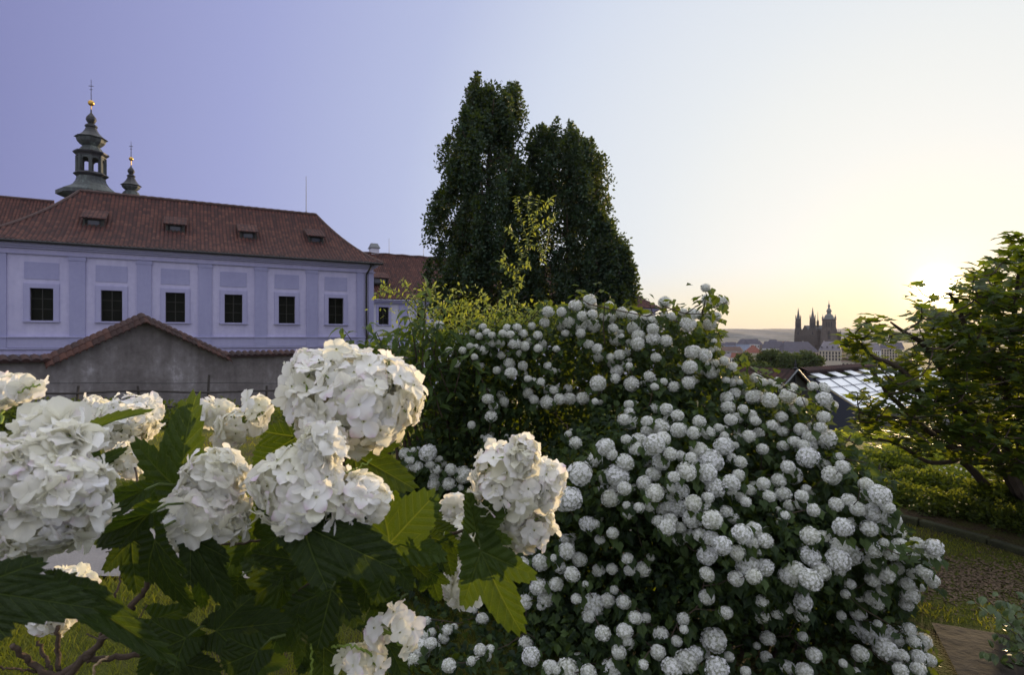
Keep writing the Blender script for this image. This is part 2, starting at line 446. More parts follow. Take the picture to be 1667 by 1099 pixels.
m_glass = mat('dark window glass', lambda nt: prin(nt, (.010, .011, .008), .35, None, .06))
m_mull = plain('dark window bars', (.035, .035, .030), .6)
m_mortar = plain('mortared ridge tiles', (.09, .06, .055), .9, .4, 5)
m_dark = plain('dark iron and recess shade', (.02, .02, .022), .5)
m_lead = plain('grey zinc', (.16, .17, .18), .55)

def rod(parent, x, y, z0, z1, r, name='lightning_rod', m=None):
    b = MB(); b.tube([(x, y, z0), (x, y, (z0 + z1) / 2), (x, y, z1)], [r, r * .9, r * .6], 5)
    b.lathe((x, y), [(r * 2.4, z0), (r * 2.4, z0 + .2), (r, z0 + .3)], 6)
    return b.build(name, m or m_lead, parent)

def window_set(parent, fr, s, z0, z1, w, frame_w=.28, depth=.28):
    """window > surround, pane, bars, sill"""
    f = MB(); a, b = s - w / 2, s + w / 2; e = frame_w
    fr.box(f, a - e, a, .002, .07, z0 - .02, z1 + e); fr.box(f, b, b + e, .002, .07, z0 - .02, z1 + e); fr.box(f, a, b, .002, .066, z1, z1 + e)
    fr.box(f, a - e - .03, a - e, .002, .045, z0, z1 + e + .03); fr.box(f, b + e, b + e + .03, .002, .045, z0, z1 + e + .03)
    wd = f.build('window', m_trim, parent)
    g_ = MB(); fr.box(g_, a, b, -depth, -depth + .02, z0, z1); g_.build('pane', m_glass, wd)
    c = MB(); fr.box(c, s - .025, s + .025, -depth + .025, -depth + .07, z0, z1)
    for k in (.36, .68): fr.box(c, a, b, -depth + .028, -depth + .06, z0 + (z1 - z0) * k - .018, z0 + (z1 - z0) * k + .018)
    for q in (a, b): fr.box(c, q - .04, q + .04, -depth + .022, -depth + .075, z0, z1)
    c.build('window_bars', m_mull, wd)
    q = MB(); fr.box(q, a - e - .06, b + e + .06, .003, .14, z0 - .10, z0 - .025); q.build('sill', m_trim, wd)
    return wd

def dormer(parent, fr, s, o, z, w=1.15, h=.55, cov=.42, run=1.5):
    """small shed dormer: tiled lid tilted less than the roof, dark cheeks and a pane"""
    b = MB()
    zb = z
    for sg in (-1, 1):
        b.add(np.array([fr.p(s + sg * w / 2, o + .04, zb - .1), fr.p(s + sg * w / 2, o + .04, zb + h), fr.p(s + sg * w / 2, o - run, zb + h + .55), fr.p(s + sg * w / 2, o - run, zb - .1)]), [np.array([[0, 1, 2, 3]])])
    fr.box(b, s - w / 2 - .04, s + w / 2 + .04, o, o + .06, zb - .02, zb + .07); fr.box(b, s - w / 2, s - w / 2 + .12, o, o + .05, zb + .07, zb + h)
    fr.box(b, s + w / 2 - .12, s + w / 2, o, o + .05, zb + .07, zb + h); fr.box(b, s - w / 2 + .12, s + w / 2 - .12, o, o + .05, zb + h - .1, zb + h)
    d = b.build('dormer', m_mull, parent)
    g_ = MB(); fr.box(g_, s - w / 2 + .26, s + w / 2 - .26, o - .12, o - .09, zb + .12, zb + h - .14); g_.build('pane', mat_pane, d)
    k = MB(); fr.box(k, s - w / 2 + .01, s + w / 2 - .01, o - .30, o - .14, zb - .05, zb + h); k.build('recess_shade', m_dark, d)  # dark block inside the dormer, its shade given as colour
    r = MB(); roof_slope(r, fr, s - w / 2 - .16, s + w / 2 + .16, 0, 0, o + .22, o - run, zb + h - .02, zb + h + .42 + .25 * run, 1, .22, .04, 7, 4)
    r.build('dormer_roof', m_tile, d)
    return d
mat_pane = mat('grey blue dormer pane', lambda nt: prin(nt, (.05, .055, .08), .15, None, .4))  # flat grey blue base colour

# ------------------------------------------------------------------ monastery wing (long violet facade)
C0 = (-11.2, 46.0); DL = (-.872, -.489); NO = (.489, -.872)
F1 = Frame(C0, DL, NO)
E = EYE
mona = thing('monastery_building', F1.p(12, -6, -6), 'long lilac rendered monastery wing with six dark windows and hipped red tile roof', 'building')
win_s = [2.96 + 3.61 * k for k in range(6)]
WZ0, WZ1, WW = E + 1.06, E + 3.10, 1.16
b = MB()
holed_wall(b, F1, 0, 24, -7, E + 5.9, [(s - WW / 2, s + WW / 2, WZ0, WZ1) for s in win_s])
for (sa, oa, sb, ob) in ((0, 0, 0, -12), (24, 0, 24, -12), (0, -12, 24, -12)):
    b.poly([F1.p(sa, oa, -7), F1.p(sb, ob, -7), F1.p(sb, ob, E + 5.9), F1.p(sa, oa, E + 5.9)])
b.build('wall', m_wall, mona)
pil_s = [s + 1.805 for s in win_s[:-1]]
for s in pil_s:
    b = MB(); F1.box(b, s - .41, s + .41, .003, .10, E + .06, E + 5.18); F1.box(b, s - .41, s + .41, .003, .15, E - .66, E + .02)
    F1.box(b, s - .46, s + .46, .003, .13, E + 4.92, E + 5.16); b.build('pilaster', m_pil, mona)
b = MB(); F1.box(b, 0, .42, .003, .09, E + .06, E + 5.18); F1.box(b, .80, 1.35, .003, .11, E + .06, E + 5.18); F1.box(b, 0, 1.35, .003, .15, E - .66, E + .02); b.build('pilaster', m_pil, mona)
b = MB(); F1.box(b, 22.7, 24, .003, .10, E + .06, E + 5.18); F1.box(b, 22.7, 24, .003, .15, E - .66, E + .02); b.build('pilaster', m_pil, mona)
for s in win_s:
    window_set(mona, F1, s, WZ0, WZ1, WW)
    b = MB(); F1.box(b, s - .86, s + .86, .003, .03, E + 3.66, E + 4.72); b.build('recessed_panel', m_pil, mona)
b = MB()
F1.box(b, -.10, 24.1, .004, .16, E + 5.19, E + 5.27)
F1.box(b, -.12, 24.12, .004, .22, E + 5.55, E + 5.66)
F1.box(b, -.25, 24.25, .004, .36, E + 5.66, E + 5.80)
F1.box(b, -.42, 24.42, .004, .50, E + 5.80, E + 5.93)
b.build('cornice', m_trim, mona)
b = MB(); F1.box(b, -.04, 24.04, .005, .20, E - .02, E + .06); F1.box(b, -.03, 24.03, .004, .11, E - .64, E - .02)
F1.box(b, -.04, 24.04, .005, .17, E - .74, E - .66); F1.box(b, -.03, 24.03, .004, .08, E - 3, E - 1.06); F1.box(b, -.05, 24.05, .005, .15, E - 1.06, E - .98)
b.build('string_course', m_trim, mona)
b = MB()
ZE, ZR = E + 5.96, E + 10.65
roof_slope(b, F1, -.62, 24.62, 3.97, 4.68, .64, -6, ZE, ZR, .6)
FR = Frame(F1.p(0, 0, 0)[:2], (.489 * -1, .872), (.872, .489))        # right hip: along -NO, outward to the right
roof_slope(b, FR, -.64, 12.64, 6.64, 6.64, .62, -3.35, ZE, ZR, .6)
FLs = Frame(F1.p(24, -12, 0)[:2], (.489, -.872), (-.872, -.489))
roof_slope(b, FLs, -.64, 12.64, 6.64, 6.64, .62, -4.06, ZE, ZR, .6)
roof_slope(b, F1, -.62, 24.62, 3.97, 4.68, -12.64, -6, ZE, ZR, .6, step=2)
rf = b.build('roof', m_tile, mona, True)
b = MB()
ridge = F1.p(np.linspace(3.35, 19.94, 60), -6, ZR + .06 + .03 * np.abs(np.sin(np.arange(60) * 1.57)))
b.tube(ridge, .13, 6)
v = np.linspace(0, 1, 14); zz_ = ZE + (ZR - ZE) * (.6 * v + .4 * v * v) + .05
b.tube(F1.p(-.62 + 3.97 * v, .64 - 6.64 * v, zz_), .10, 6); b.tube(F1.p(24.62 - 4.68 * v, .64 - 6.64 * v, zz_), .11, 6)
b.build('ridge_tiles', m_mortar, rf)
def on_roof(px, py):
    best = None
    for s in np.linspace(0, 24, 240):
        for vv in np.linspace(.05, .9, 60):
            q = F1.p(s, .64 - 6.64 * vv, ZE + (ZR - ZE) * (.6 * vv + .4 * vv * vv))
            e = (833.5 + q[0] / q[1] * FPX - px) ** 2 + (550 - (q[2] - EYE) / q[1] * FPX - py) ** 2
            if best is None or e < best[0]: best = (e, s, .64 - 6.64 * vv, q[2])
    return best[1:]
for px, py in ((151, 368), (286, 378), (405, 389), (514, 396)):
    s, o, z = on_roof(px, py); dormer(mona, F1, s, o, z)
b = MB(); pp = F1.p(.60, .26, E - 7); 
b.tube([F1.p(.30, .56, E + 5.86), F1.p(.45, .40, E + 5.4), F1.p(.62, .18, E + 5.05), F1.p(.62, .16, E + 4.7), F1.p(.62, .16, E + 0), F1.p(.62, .16, E - 6)], .075, 8)
F1.box(b, .12, .42, .45, .66, E + 5.72, E + 5.90); b.build('downpipe', m_dark, mona)
b = MB(); b.tube(F1.p(np.linspace(-.6, 24.6, 8), .70, ZE - .06), .085, 8); b.build('gutter', m_dark, mona)
q = F1.p(4.2, -6, 0); rod(mona, q[0], q[1], ZR, ZR + 3.3, .032)

# ------------------------------------------------------------------ rear wing running behind the trees
F2 = Frame((-15.8, 65.0), (.872, .489), NO)
wing = thing('monastery_wing', F2.p(18, -6, -6), 'paler monastery wing behind the trees with white chimney and red tile roof', 'building')
holes = [(.55 + 4.6 * k, 1.75 + 4.6 * k, E + 1.5, E + 3.5) for k in range(9)]
b = MB(); holed_wall(b, F2, -6, 43, -8, E + 4.3, holes)
b.poly([F2.p(43, 0, -8), F2.p(43, -12, -8), F2.p(43, -12, E + 4.3), F2.p(43, 0, E + 4.3)]); b.build('wall', m_wall2, wing)
for k in range(9):
    window_set(wing, F2, 1.15 + 4.6 * k, E + 1.5, E + 3.5, 1.2, .24)
    b = MB(); F2.box(b, 2.95 + 4.6 * k, 3.95 + 4.6 * k, .003, .1, E - 2, E + 3.9); b.build('pilaster', m_trim, wing)
b = MB(); F2.box(b, -6, 43.2, .004, .25, E + 3.92, E + 4.1); F2.box(b, -6, 43.4, .004, .45, E + 4.1, E + 4.34); F2.box(b, -6, 43.1, .004, .15, E - .3, E - .1); b.build('cornice', m_trim, wing)
b = MB(); roof_slope(b, F2, -6, 43.7, 0, 6.4, .7, -6.2, E + 4.4, E + 10.5, .75)
F2r = Frame(F2.p(43, 0, 0)[:2], (-.489, .872), (.872, .489))
roof_slope(b, F2r, -.7, 12.7, 6.8, 6.8, .7, -5.7, E + 4.4, E + 10.5, .75, step=4)
rf = b.build('roof', m_tile, wing, True)
b = MB(); b.tube(F2.p(np.linspace(-6, 37.3, 80), -6.2, E + 10.55 + .04 * np.sin(np.arange(80) * 1.57)), .14, 6); b.build('ridge_tiles', m_mortar, rf)
sx = 1.9
b = MB(); F2.box(b, sx - .5, sx + .5, -7.2, -6.1, E + 9.4, E + 11.2); ch = b.build('chimney', m_wall2, wing)
b = MB(); F2.box(b, sx - .62, sx + .62, -7.3, -6.0, E + 11.2, E + 11.32)
b.add(np.array([F2.p(sx - .58, -7.26, E + 11.32), F2.p(sx + .58, -7.26, E + 11.32), F2.p(sx + .58, -6.04, E + 11.32), F2.p(sx - .58, -6.04, E + 11.32),
                F2.p(sx - .4, -6.9, E + 11.85), F2.p(sx + .4, -6.9, E + 11.85), F2.p(sx + .4, -6.4, E + 11.85), F2.p(sx - .4, -6.4, E + 11.85)]), [np.array([[0, 1, 5, 4], [1, 2, 6, 5], [2, 3, 7, 6], [3, 0, 4, 7], [4, 5, 6, 7]])])
b.build('chimney_cap', m_lead, ch)
for s in (3.7, 8.3): q = F2.p(s, -6.2, 0); rod(wing, q[0], q[1], E + 10.5, E + 12.6, .03)
dormer(wing, F2, 1.1, -1.2, E + 6.3, 1.9, .7)

# far-left roof glimpsed over the hip
F3 = Frame((-60, 41), (.872, .489), NO)
lb = thing('monastery_wing', F3.p(10, -5, -6), 'roof of a farther monastery wing at the left edge', 'building')
b = MB(); F3.box(b, -6, 20, -10, 0, -7, E + 8); b.build('wall', m_wall, lb)
b = MB(); roof_slope(b, F3, -6, 20.5, 0, 0, .5, -5, E + 8, E + 13.2, .8); roof_slope(b, F3, -6, 20.5, 0, 0, -10.5, -5, E + 8, E + 13.2, .8, step=3)
b.poly([F3.p(20, 0, E + 8), F3.p(20, -10, E + 8), F3.p(20, -5, E + 13.1)]); rf = b.build('roof', m_tile, lb)
b = MB(); b.tube(F3.p(np.linspace(-6, 20.5, 40), -5, E + 13.25), .13, 6); b.build('ridge_tiles', m_mortar, rf)

# ------------------------------------------------------------------ church towers behind the roof
def b_cu(nt):
    co = N(nt, 'ShaderNodeTexCoord').outputs['Object']; n1 = noise(nt, .9, 4, co)
    mp = N(nt, 'ShaderNodeMapping', {0: co, 3: (3, 3, .3)}); n2 = noise(nt, 1.3, 4, mp.outputs[0])
    c = rampn(nt, mth(nt, 'ADD', mth(nt, 'MULTIPLY', n1, .5), mth(nt, 'MULTIPLY', n2, .5)), [(.38, (.028, .031, .034)), (.56, (.060, .072, .072)), (.70, (.15, .19, .175))])
    return prin(nt, c, .6, None, .4)
m_cu = mat('patinated copper sheet', b_cu)
m_slate = plain('dark sheet roofing', (.030, .031, .035), .5, .35, 1.2)
m_gold = mat('gilded ball', lambda nt: prin(nt, (.55, .33, .07), .32, None, .5, .9))
def spire(name, px, Z, spec, label, lantern, cross_top, ball, rody, shaft):
    k = Z / FPX; zy = lambda y: EYE + (550 - y) * k
    c = P(px, 550, Z)[:2]
    t = thing(name, (c[0], c[1], zy(shaft[1])), label, 'church tower')
    b = MB(); b.box((c[0], c[1], (zy(shaft[1]) - 7) / 2), (shaft[0] * 1.5 * k, shaft[0] * 1.5 * k, zy(shaft[1]) + 7)); b.build('tower_shaft', m_wall, t)
    for (nm, m, prof) in spec:
        b = MB(); b.lathe(c, [(r * k, zy(y)) for (r, y) in prof], 8, .39 - .6); b.build(nm, m, t)
    if lantern:
        r, y1, y0 = lantern; r *= k; b = MB()
        for i in range(8):
            a = i * math.pi / 4 + .39 - .6
            ctr = np.array([c[0] + r * math.cos(a), c[1] + r * math.sin(a)])
            R = np.array([[math.cos(a), -math.sin(a), 0], [math.sin(a), math.cos(a), 0], [0, 0, 1]])
            b.box((*ctr, (zy(y0) + zy(y1)) / 2), (r * .22, r * .26, zy(y1) - zy(y0)), R)
            b.box((*(ctr * 1 + np.array([math.cos(a), math.sin(a)]) * r * .10), (zy(y0) + zy(y1)) / 2), (r * .10, r * .12, zy(y1) - zy(y0)), R)
            a2 = a + math.pi / 8; rr = r * math.cos(math.pi / 8)
            R2 = np.array([[math.cos(a2), -math.sin(a2), 0], [math.sin(a2), math.cos(a2), 0], [0, 0, 1]])
            W = r * .78; zt = zy(y1)
            th = np.linspace(0, math.pi, 9); ax = W * .34 * np.cos(th); az = W * .34 * np.sin(th)
            base = zt - W * .55
            for q in range(8):          # spandrel over the arch
                for off in (-.06, .06):
                    pts = np.array([[r * off, ax[q], base + az[q]], [r * off, ax[q + 1], base + az[q + 1]], [r * off, ax[q + 1], zt], [r * off, ax[q], zt]])
                    pts[:, 1] *= 1.35 if False else 1
                    pts2 = pts @ np.eye(3); pts2[:, :2] = (pts[:, :2] @ R2[:2, :2].T) + np.array([c[0] + rr * math.cos(a2), c[1] + rr * math.sin(a2)])
                    b.poly(pts2)
        b.build('lantern', m_cu, t)
    b = MB(); r, y = ball; th = np.linspace(0, math.pi, 12)
    b.lathe(c, [(max(math.sin(q) * r * .85 * k, .002), zy(y) - math.cos(q) * r * .85 * k) for q in th], 14); b.build('gilded_ball', m_gold, t, True)
    b = MB(); b.tube([(*c, zy(rody)), (*c, zy(y))], .7 * k, 6); b.build('finial_rod', m_gold, t)
    b = MB(); zt = zy(cross_top); L = (y - cross_top) * k
    b.tube([(*c, zy(y)), (*c, zt)], [.6 * k, .3 * k], 5); b.tube([(c[0] - L * .09, c[1] - L * .02, zt - L * .27), (c[0] + L * .09, c[1] + L * .02, zt - L * .27)], .55 * k, 5)
    b.tube([(c[0] - L * .06, c[1], zt - L * .42), (c[0] + L * .06, c[1], zt - L * .42)], .45 * k, 5); b.build('cross', m_dark, t)
    return t
spire('church_tower', 148.5, 75, [
    ('flared_base', m_cu, [(46, 322), (46, 316), (41, 313), (31, 308), (24, 302), (20.5, 296), (19.5, 291), (19.5, 289)]),
    ('lower_cornice', m_slate, [(19, 290), (21, 288.5), (24, 286), (23, 284), (20, 282.5), (17, 282)]),
    ('upper_cornice', m_slate, [(17, 258), (20, 257), (20.5, 255), (24, 252), (24.5, 250), (19, 248)]),
    ('dome', m_cu, [(18, 249), (16.5, 246), (14, 242), (11.5, 239)]),
    ('bowl', m_cu, [(10.5, 240), (15, 237), (18.5, 233), (20, 229), (19.5, 227.5), (23, 226)]),
    ('bell_roof', m_slate, [(22.5, 226.2), (16, 221.5), (11.5, 217), (8.5, 212), (7.3, 208), (9, 207), (8.4, 204.5), (5, 202)]),
    ('onion', m_slate, [(3.3, 202.5), (6, 199), (7.4, 195.5), (6.4, 191), (3.4, 187), (1.2, 184), (.8, 178)])],
    'taller copper church tower with open lantern and gilded ball', (18, 257, 283), 130, (5.4, 168), 180, (26, 318))
spire('church_tower', 213.5, 78, [
    ('dome', m_cu, [(15, 325), (13, 318), (11, 314), (7.5, 310)]),
    ('bowl', m_cu, [(7, 311), (10.5, 308.5), (12.8, 305.5), (12.8, 303.8), (15.3, 302.5)]),
    ('bell_roof', m_slate, [(15, 302.6), (10.5, 299), (7.6, 295), (5.7, 291), (5, 288.5), (6.2, 287.6), (5.8, 286), (3.5, 284.3)]),
    ('onion', m_slate, [(2.2, 284.6), (4.2, 282), (5.1, 279.6), (4.3, 276.5), (2.2, 273.5), (.9, 271.5), (.6, 268)])],
    'smaller copper church turret with gilded ball, right of the taller tower', None, 231, (3.8, 259), 270, (14, 322))

# ------------------------------------------------------------------ garden wall with tiled gable
def b_gw(nt):
    co = N(nt, 'ShaderNodeTexCoord').outputs['Object']
    n1 = noise(nt, .8, 6, co); n2 = noise(nt, 5, 5, co, .7); n3 = noise(nt, 35, 3, co)
    mp = N(nt, 'ShaderNodeMapping', {0: co, 3: (4, 4, .5)}); n4 = noise(nt, .9, 4, mp.outputs[0])
    k = mth(nt, 'ADD', mth(nt, 'ADD', mth(nt, 'MULTIPLY', n1, .45), mth(nt, 'MULTIPLY', n2, .3)), mth(nt, 'MULTIPLY', n4, .25))
    c = rampn(nt, k, [(.32, (.085, .075, .075)), (.5, (.17, .155, .155)), (.60, (.24, .225, .23)), (.70, (.46, .44, .47))])
    return prin(nt, c, .95, bump(nt, mth(nt, 'ADD', n2, mth(nt, 'MULTIPLY', n3, .3)), .5, .03), .1)
m_gw = mat('stained grey garden wall render', b_gw)
def wz(px):  # depth of the garden wall where it crosses that pixel column
    return 17 * (804 + 833) / (804 - (px - 833))
wa = P(-60, 550, wz(-60))[:2]; wb = P(690, 550, wz(690))[:2]
dW = nz(wb - wa); LW = np.linalg.norm(wb - wa); nW = np.array([dW[1], -dW[0]])
FW = Frame(wa, dW, nW)
gw = thing('garden_wall', FW.p(LW / 2, 0, -1.2), 'stained grey garden wall with tiled coping and a low tiled gable', 'wall')
sw = lambda px: float(np.dot(P(px, 550, wz(px))[:2] - wa, dW))
sA, sB, sC = sw(86), sw(233), sw(364)
ZT = EYE - .70; ZP = EYE + .70
b = MB()
for (u0, u1) in ((0, sA), (sC, LW)): b.poly([FW.p(u0, 0, -3), FW.p(u1, 0, -3), FW.p(u1, 0, ZT), FW.p(u0, 0, ZT)])
b.poly([FW.p(sA, 0, -3), FW.p(sC, 0, -3), FW.p(sC, 0, ZT), FW.p(sB, 0, ZP - .05), FW.p(sA, 0, ZT)])
FW.box(b, 0, LW, -.4, -.02, -3, ZT - .01)
b.poly([FW.p(sA, -.4, ZT - .02), FW.p(sC, -.4, ZT - .02), FW.p(sB, -.4, ZP - .05)])
b.build('wall_face', m_gw, gw)
b = MB()
for (u0, u1) in ((0, sA - .05), (sC + .05, LW)):
    roof_slope(b, FW, u0, u1, 0, 0, .16, -.2, ZT - .02, ZT + .12, 1, .25, .07, 8, 4); roof_slope(b, FW, u0, u1, 0, 0, -.56, -.2, ZT - .02, ZT + .12, 1, .25, .07, 8, 4)
b.build('coping', m_tile2, gw)
# gable coping: little double-pitch tile roof following the rake, overlapping half-round courses
b = MB()
for (u0, z0, u1, z1) in ((sA - .22, ZT - .06, sB, ZP), (sC + .22, ZT - .06, sB, ZP)):
    L = math.hypot(u1 - u0, z1 - z0); n = int(L / .185)
    for i in range(n):
        for (oa, ob, dz0, dz1) in ((.30, .05, -.22, -.02), (.10, -.2, -.04, .10)):
            t0, t1 = i / n, (i + 1.25) / n; k = 7; th = np.linspace(0, math.pi, k)
            u = u0 + (u1 - u0) * (t0 + (t1 - t0) * (1 - np.cos(th)) / 2); z = z0 + (z1 - z0) * (t0 + (t1 - t0) * (1 - np.cos(th)) / 2) + .085 * np.sin(th)
            jit = rng.normal(0, .008)
            pts = np.stack([FW.p(u, oa + jit, z + dz0), FW.p(u, ob, z + dz1), ], 0)
            pts2 = np.stack([FW.p(u, oa + jit, z + dz0 - .035), FW.p(u, oa + jit, z + dz0)], 0)
            uvs = np.stack([np.full((2, k), (i * .25 + .125) + (5 if oa > .2 else 0)), np.full((2, k), .2)], -1)
            b.grid(pts, uvs); b.grid(pts2, uvs)
b.build('gable_coping', m_tile2, gw)

# rustic fence and greenery in front of the wall
m_wood = plain('weathered dark wood', (.055, .048, .045), .85, .4, 9, .5, .02)
FF = Frame(P(-40, 550, 14.3)[:2], nz(P(560, 550, 17.6)[:2] - P(-40, 550, 14.3)[:2]), (0.3, -1))
LF = float(np.linalg.norm(P(560, 550, 17.6)[:2] - P(-40, 550, 14.3)[:2]))
fence = thing('rustic_fence', FF.p(LF / 2, 0, -.9), 'low rustic fence of dark poles below the grey wall', 'fence')
fz = lambda s: float(ground_z(*FF.p(s, 0, 0)[:2]))
for hh in (.98, .55):
    b = MB(); ss = np.linspace(0, LF, 40); b.tube(np.array([FF.p(s, .03, fz(s) + hh + .03 * math.sin(s * 1.9 + hh)) for s in ss]), .032, 6); b.build('rail', m_wood, fence)
for i, s in enumerate(np.arange(.5, LF, 1.55)):
    b = MB(); ln = .12 * math.sin(i * 2.3); hh = 1.15 + .3 * ((i * 7) % 3 == 0)
    b.tube([FF.p(s, 0, fz(s) - .2), FF.p(s + ln * .5, 0, fz(s) + hh / 2), FF.p(s + ln, 0, fz(s) + hh)], [.04, .035, .03], 6); b.build('post', m_wood, fence)
for hh in (1.22,):
    b = MB(); ss = np.linspace(0, LF, 20); b.tube(np.array([FF.p(s, .0, fz(s) + hh) for s in ss]), .008, 4); b.build('wire', m_dark, fence)

# ------------------------------------------------------------------ cathedral on the castle hill
ZC = 1030.0; KC = ZC / FPX
m_goth = plain('blackened sandstone', (.085, .072, .062), .9, .35, .05, 0, 0)
m_gothroof = plain('dark cathedral roof', (.09, .095, .10), .7, .2, .03, 0, 0)
m_patina = plain('green grey dome copper', (.13, .15, .145), .7, .2, .06, 0, 0)
def cz(y): return EYE + (550 - y) * KC
def cx_(x): return (x - 833.5) * KC
azc = math.atan2(500, 926)
DC = np.array([math.cos(azc), -math.sin(azc)]); NC = np.array([-math.sin(azc), -math.cos(azc)])
F_c = Frame(P(1330, 550, ZC)[:2], DC, NC)
KK = KC / math.cos(azc) * .995
def cs(x): return (x - 1330) * KC * math.cos(azc)         # along-facade metres for a pixel column
cath = thing('cathedral', F_c.p(0, -15, cz(576)), 'dark gothic cathedral with three pointed spires and a baroque great tower on the skyline', 'cathedral')
m_goth_w = mat('dark lancet glass', lambda nt: prin(nt, (.012, .012, .015), .3))
def cwin(par, x, y0, y1, w, o):
    b = MB(); s = cs(x); k = w * KC / 2; z0, z1 = cz(y0), cz(y1)
    b.poly([F_c.p(s - k, o, z0), F_c.p(s + k, o, z0), F_c.p(s + k, o, z1 - k), F_c.p(s, o, z1 + k), F_c.p(s - k, o, z1 - k)]); return b.build('lancet_window', m_goth_w, par)
def gothic_tower(x, tip, ysp, yb, hw_top, hw_bot, depth, wins, name='west_tower', n=4):
    b = MB(); s = cs(x); c = F_c.p(s, -depth, 0); r = hw_top * KC
    f = lambda hw, z: [F_c.p(s + a * hw * KC, -depth + o * hw * KC, z) for a, o in ((-1, 1), (1, 1), (1, -1), (-1, -1))]
    lv = [(hw_bot, cz(yb)), (hw_bot * .93, cz(yb - 14)), ((hw_top + hw_bot) / 2, cz(yb - 22)), (hw_top * 1.03, cz(ysp + 12)), (hw_top, cz(ysp))]
    V = np.concatenate([f(h, z) for h, z in lv]); i = np.arange(len(lv) - 1)[:, None] * 4; j = np.arange(4)[None]; j2 = (j + 1) % 4
    b.add(V, [np.stack([i + j, i + j2, i + 4 + j2, i + 4 + j], -1).reshape(-1, 4)])
    for a in (-1, -.33, .33, 1):          # buttress ribs with pinnacles
        hw = hw_top * .95
        F_c.box(b, s + (a * hw - .45) * KC, s + (a * hw + .45) * KC, -depth + hw_bot * KC * .8, -depth + hw_bot * KC, cz(yb), cz(ysp + 4))
    t = b.build(name, m_goth, cath)
    b = MB(); hw = hw_top * .62
    b.lathe(c[:2], [(hw_top * .8 * KC, cz(ysp)), (hw * KC, cz(ysp - 2)), (hw * .55 * KC, cz(ysp - (ysp - tip) * .45)), (hw * .2 * KC, cz(tip + 3)), (.12, cz(tip))], 8, .39); b.build('spire', m_gothroof, t)
    b = MB()
    for a, o in ((-1, 1), (1, 1), (1, -1), (-1, -1)):
        q = F_c.p(s + a * hw_top * .86 * KC, -depth + o * hw_top * .86 * KC, 0)
        b.lathe(q[:2], [(.7, cz(ysp)), (.7, cz(ysp - 2.5)), (.9, cz(ysp - 2.8)), (.1, cz(ysp - 7))], 5)
    b.build('pinnacles', m_goth, t)
    for wx, w0, w1, ww in wins: cwin(t, wx, w0, w1, ww, -depth + hw_bot * KC + .2)
    return t
gothic_tower(1298.8, 500.5, 519.5, 562, 4.2, 6.2, 6, [(1297.4, 534, 526, 1.5), (1300.2, 534, 526, 1.5), (1298.8, 550, 541, 2)])
gothic_tower(1322.8, 500, 519, 562, 4.3, 6.2, 6, [(1321.4, 534, 526, 1.5), (1324.2, 534, 526, 1.5), (1322.8, 550, 541, 2)])
gothic_tower(1331.2, 505.5, 528, 545, 1.5, 1.9, 20, [], 'crossing_fleche')
# west front gable, nave
b = MB()
for (xa, xb, xp, yp, ye, o0, o1) in ((1303, 1318, 1310, 529.8, 541, 0, -30), ):
    p0, p1, pp_ = cs(xa), cs(xb), cs(xp)
    for o in (o0, o1): b.poly([F_c.p(p0, o, cz(562)), F_c.p(p1, o, cz(562)), F_c.p(p1, o, cz(ye)), F_c.p(pp_, o, cz(yp)), F_c.p(p0, o, cz(ye))])
    b.poly([F_c.p(p0, o0, cz(562)), F_c.p(p0, o1, cz(562)), F_c.p(p0, o1, cz(ye)), F_c.p(p0, o0, cz(ye))])
F_c.box(b, cs(1294), cs(1326), -12, 2, cz(577), cz(545))
for x in np.arange(1295, 1326, 3.1): F_c.box(b, cs(x) - .6, cs(x) + .6, 2, 5, cz(577), cz(546))
b.build('west_front', m_goth, cath)
b = MB(); F_c.box(b, cs(1314), cs(1362), -34, -12, cz(577), cz(536))
for x in np.arange(1327, 1342, 2.8): F_c.box(b, cs(x) - .6, cs(x) + .6, -12, -8, cz(577), cz(538))
b.build('nave', m_goth, cath)
b = MB(); s0, s1 = cs(1308), cs(1362)
for o in (-11, -35): b.poly([F_c.p(s0, o, cz(538)), F_c.p(s1, o, cz(538)), F_c.p(s1 - 4, -23, cz(529.8)), F_c.p(s0, -23, cz(529.8))])
b.poly([F_c.p(s1, -11, cz(538)), F_c.p(s1, -35, cz(538)), F_c.p(s1 - 4, -23, cz(529.8))]); b.build('nave_roof', m_gothroof, cath)
b = MB(); F_c.box(b, cs(1357), cs(1368), -34, -14, cz(577), cz(541))
for x in (1359.5, 1362.5, 1365.5, 1368.3):
    F_c.box(b, cs(x) - .7, cs(x) + .7, -14, -9, cz(577), cz(544)); b.lathe(F_c.p(cs(x), -11, 0)[:2], [(.9, cz(544)), (.7, cz(542)), (.1, cz(538))], 4)
b.build('choir', m_goth, cath)
# great south tower
b = MB(); s = cs(1349.3)
f = lambda hw, z: [F_c.p(s + a * hw * KC, -4 + o * hw * KC, z) for a, o in ((-1, 1), (1, 1), (1, -1), (-1, -1))]
lv = [(12.5, cz(562)), (11.8, cz(548)), (10.9, cz(538)), (9.9, cz(534)), (9.7, cz(522)), (10.3, cz(521.4)), (10.3, cz(520.4))]
V = np.concatenate([f(h_, z) for h_, z in lv]); i = np.arange(len(lv) - 1)[:, None] * 4; j = np.arange(4)[None]; j2 = (j + 1) % 4
b.add(V, [np.stack([i + j, i + j2, i + 4 + j2, i + 4 + j], -1).reshape(-1, 4), np.array([[24, 25, 26, 27]])])
for a in (-9, -3.2, 3.2, 9): F_c.box(b, s + (a - .8) * KC, s + (a + .8) * KC, -4 + 10 * KC, -4 + 11.6 * KC, cz(577), cz(533))
gt = b.build('great_tower', m_goth, cath)
for x in (1345.4, 1349.3, 1353.2): cwin(gt, x, 533, 525, 1.7, -4 + 9.9 * KC + .5)
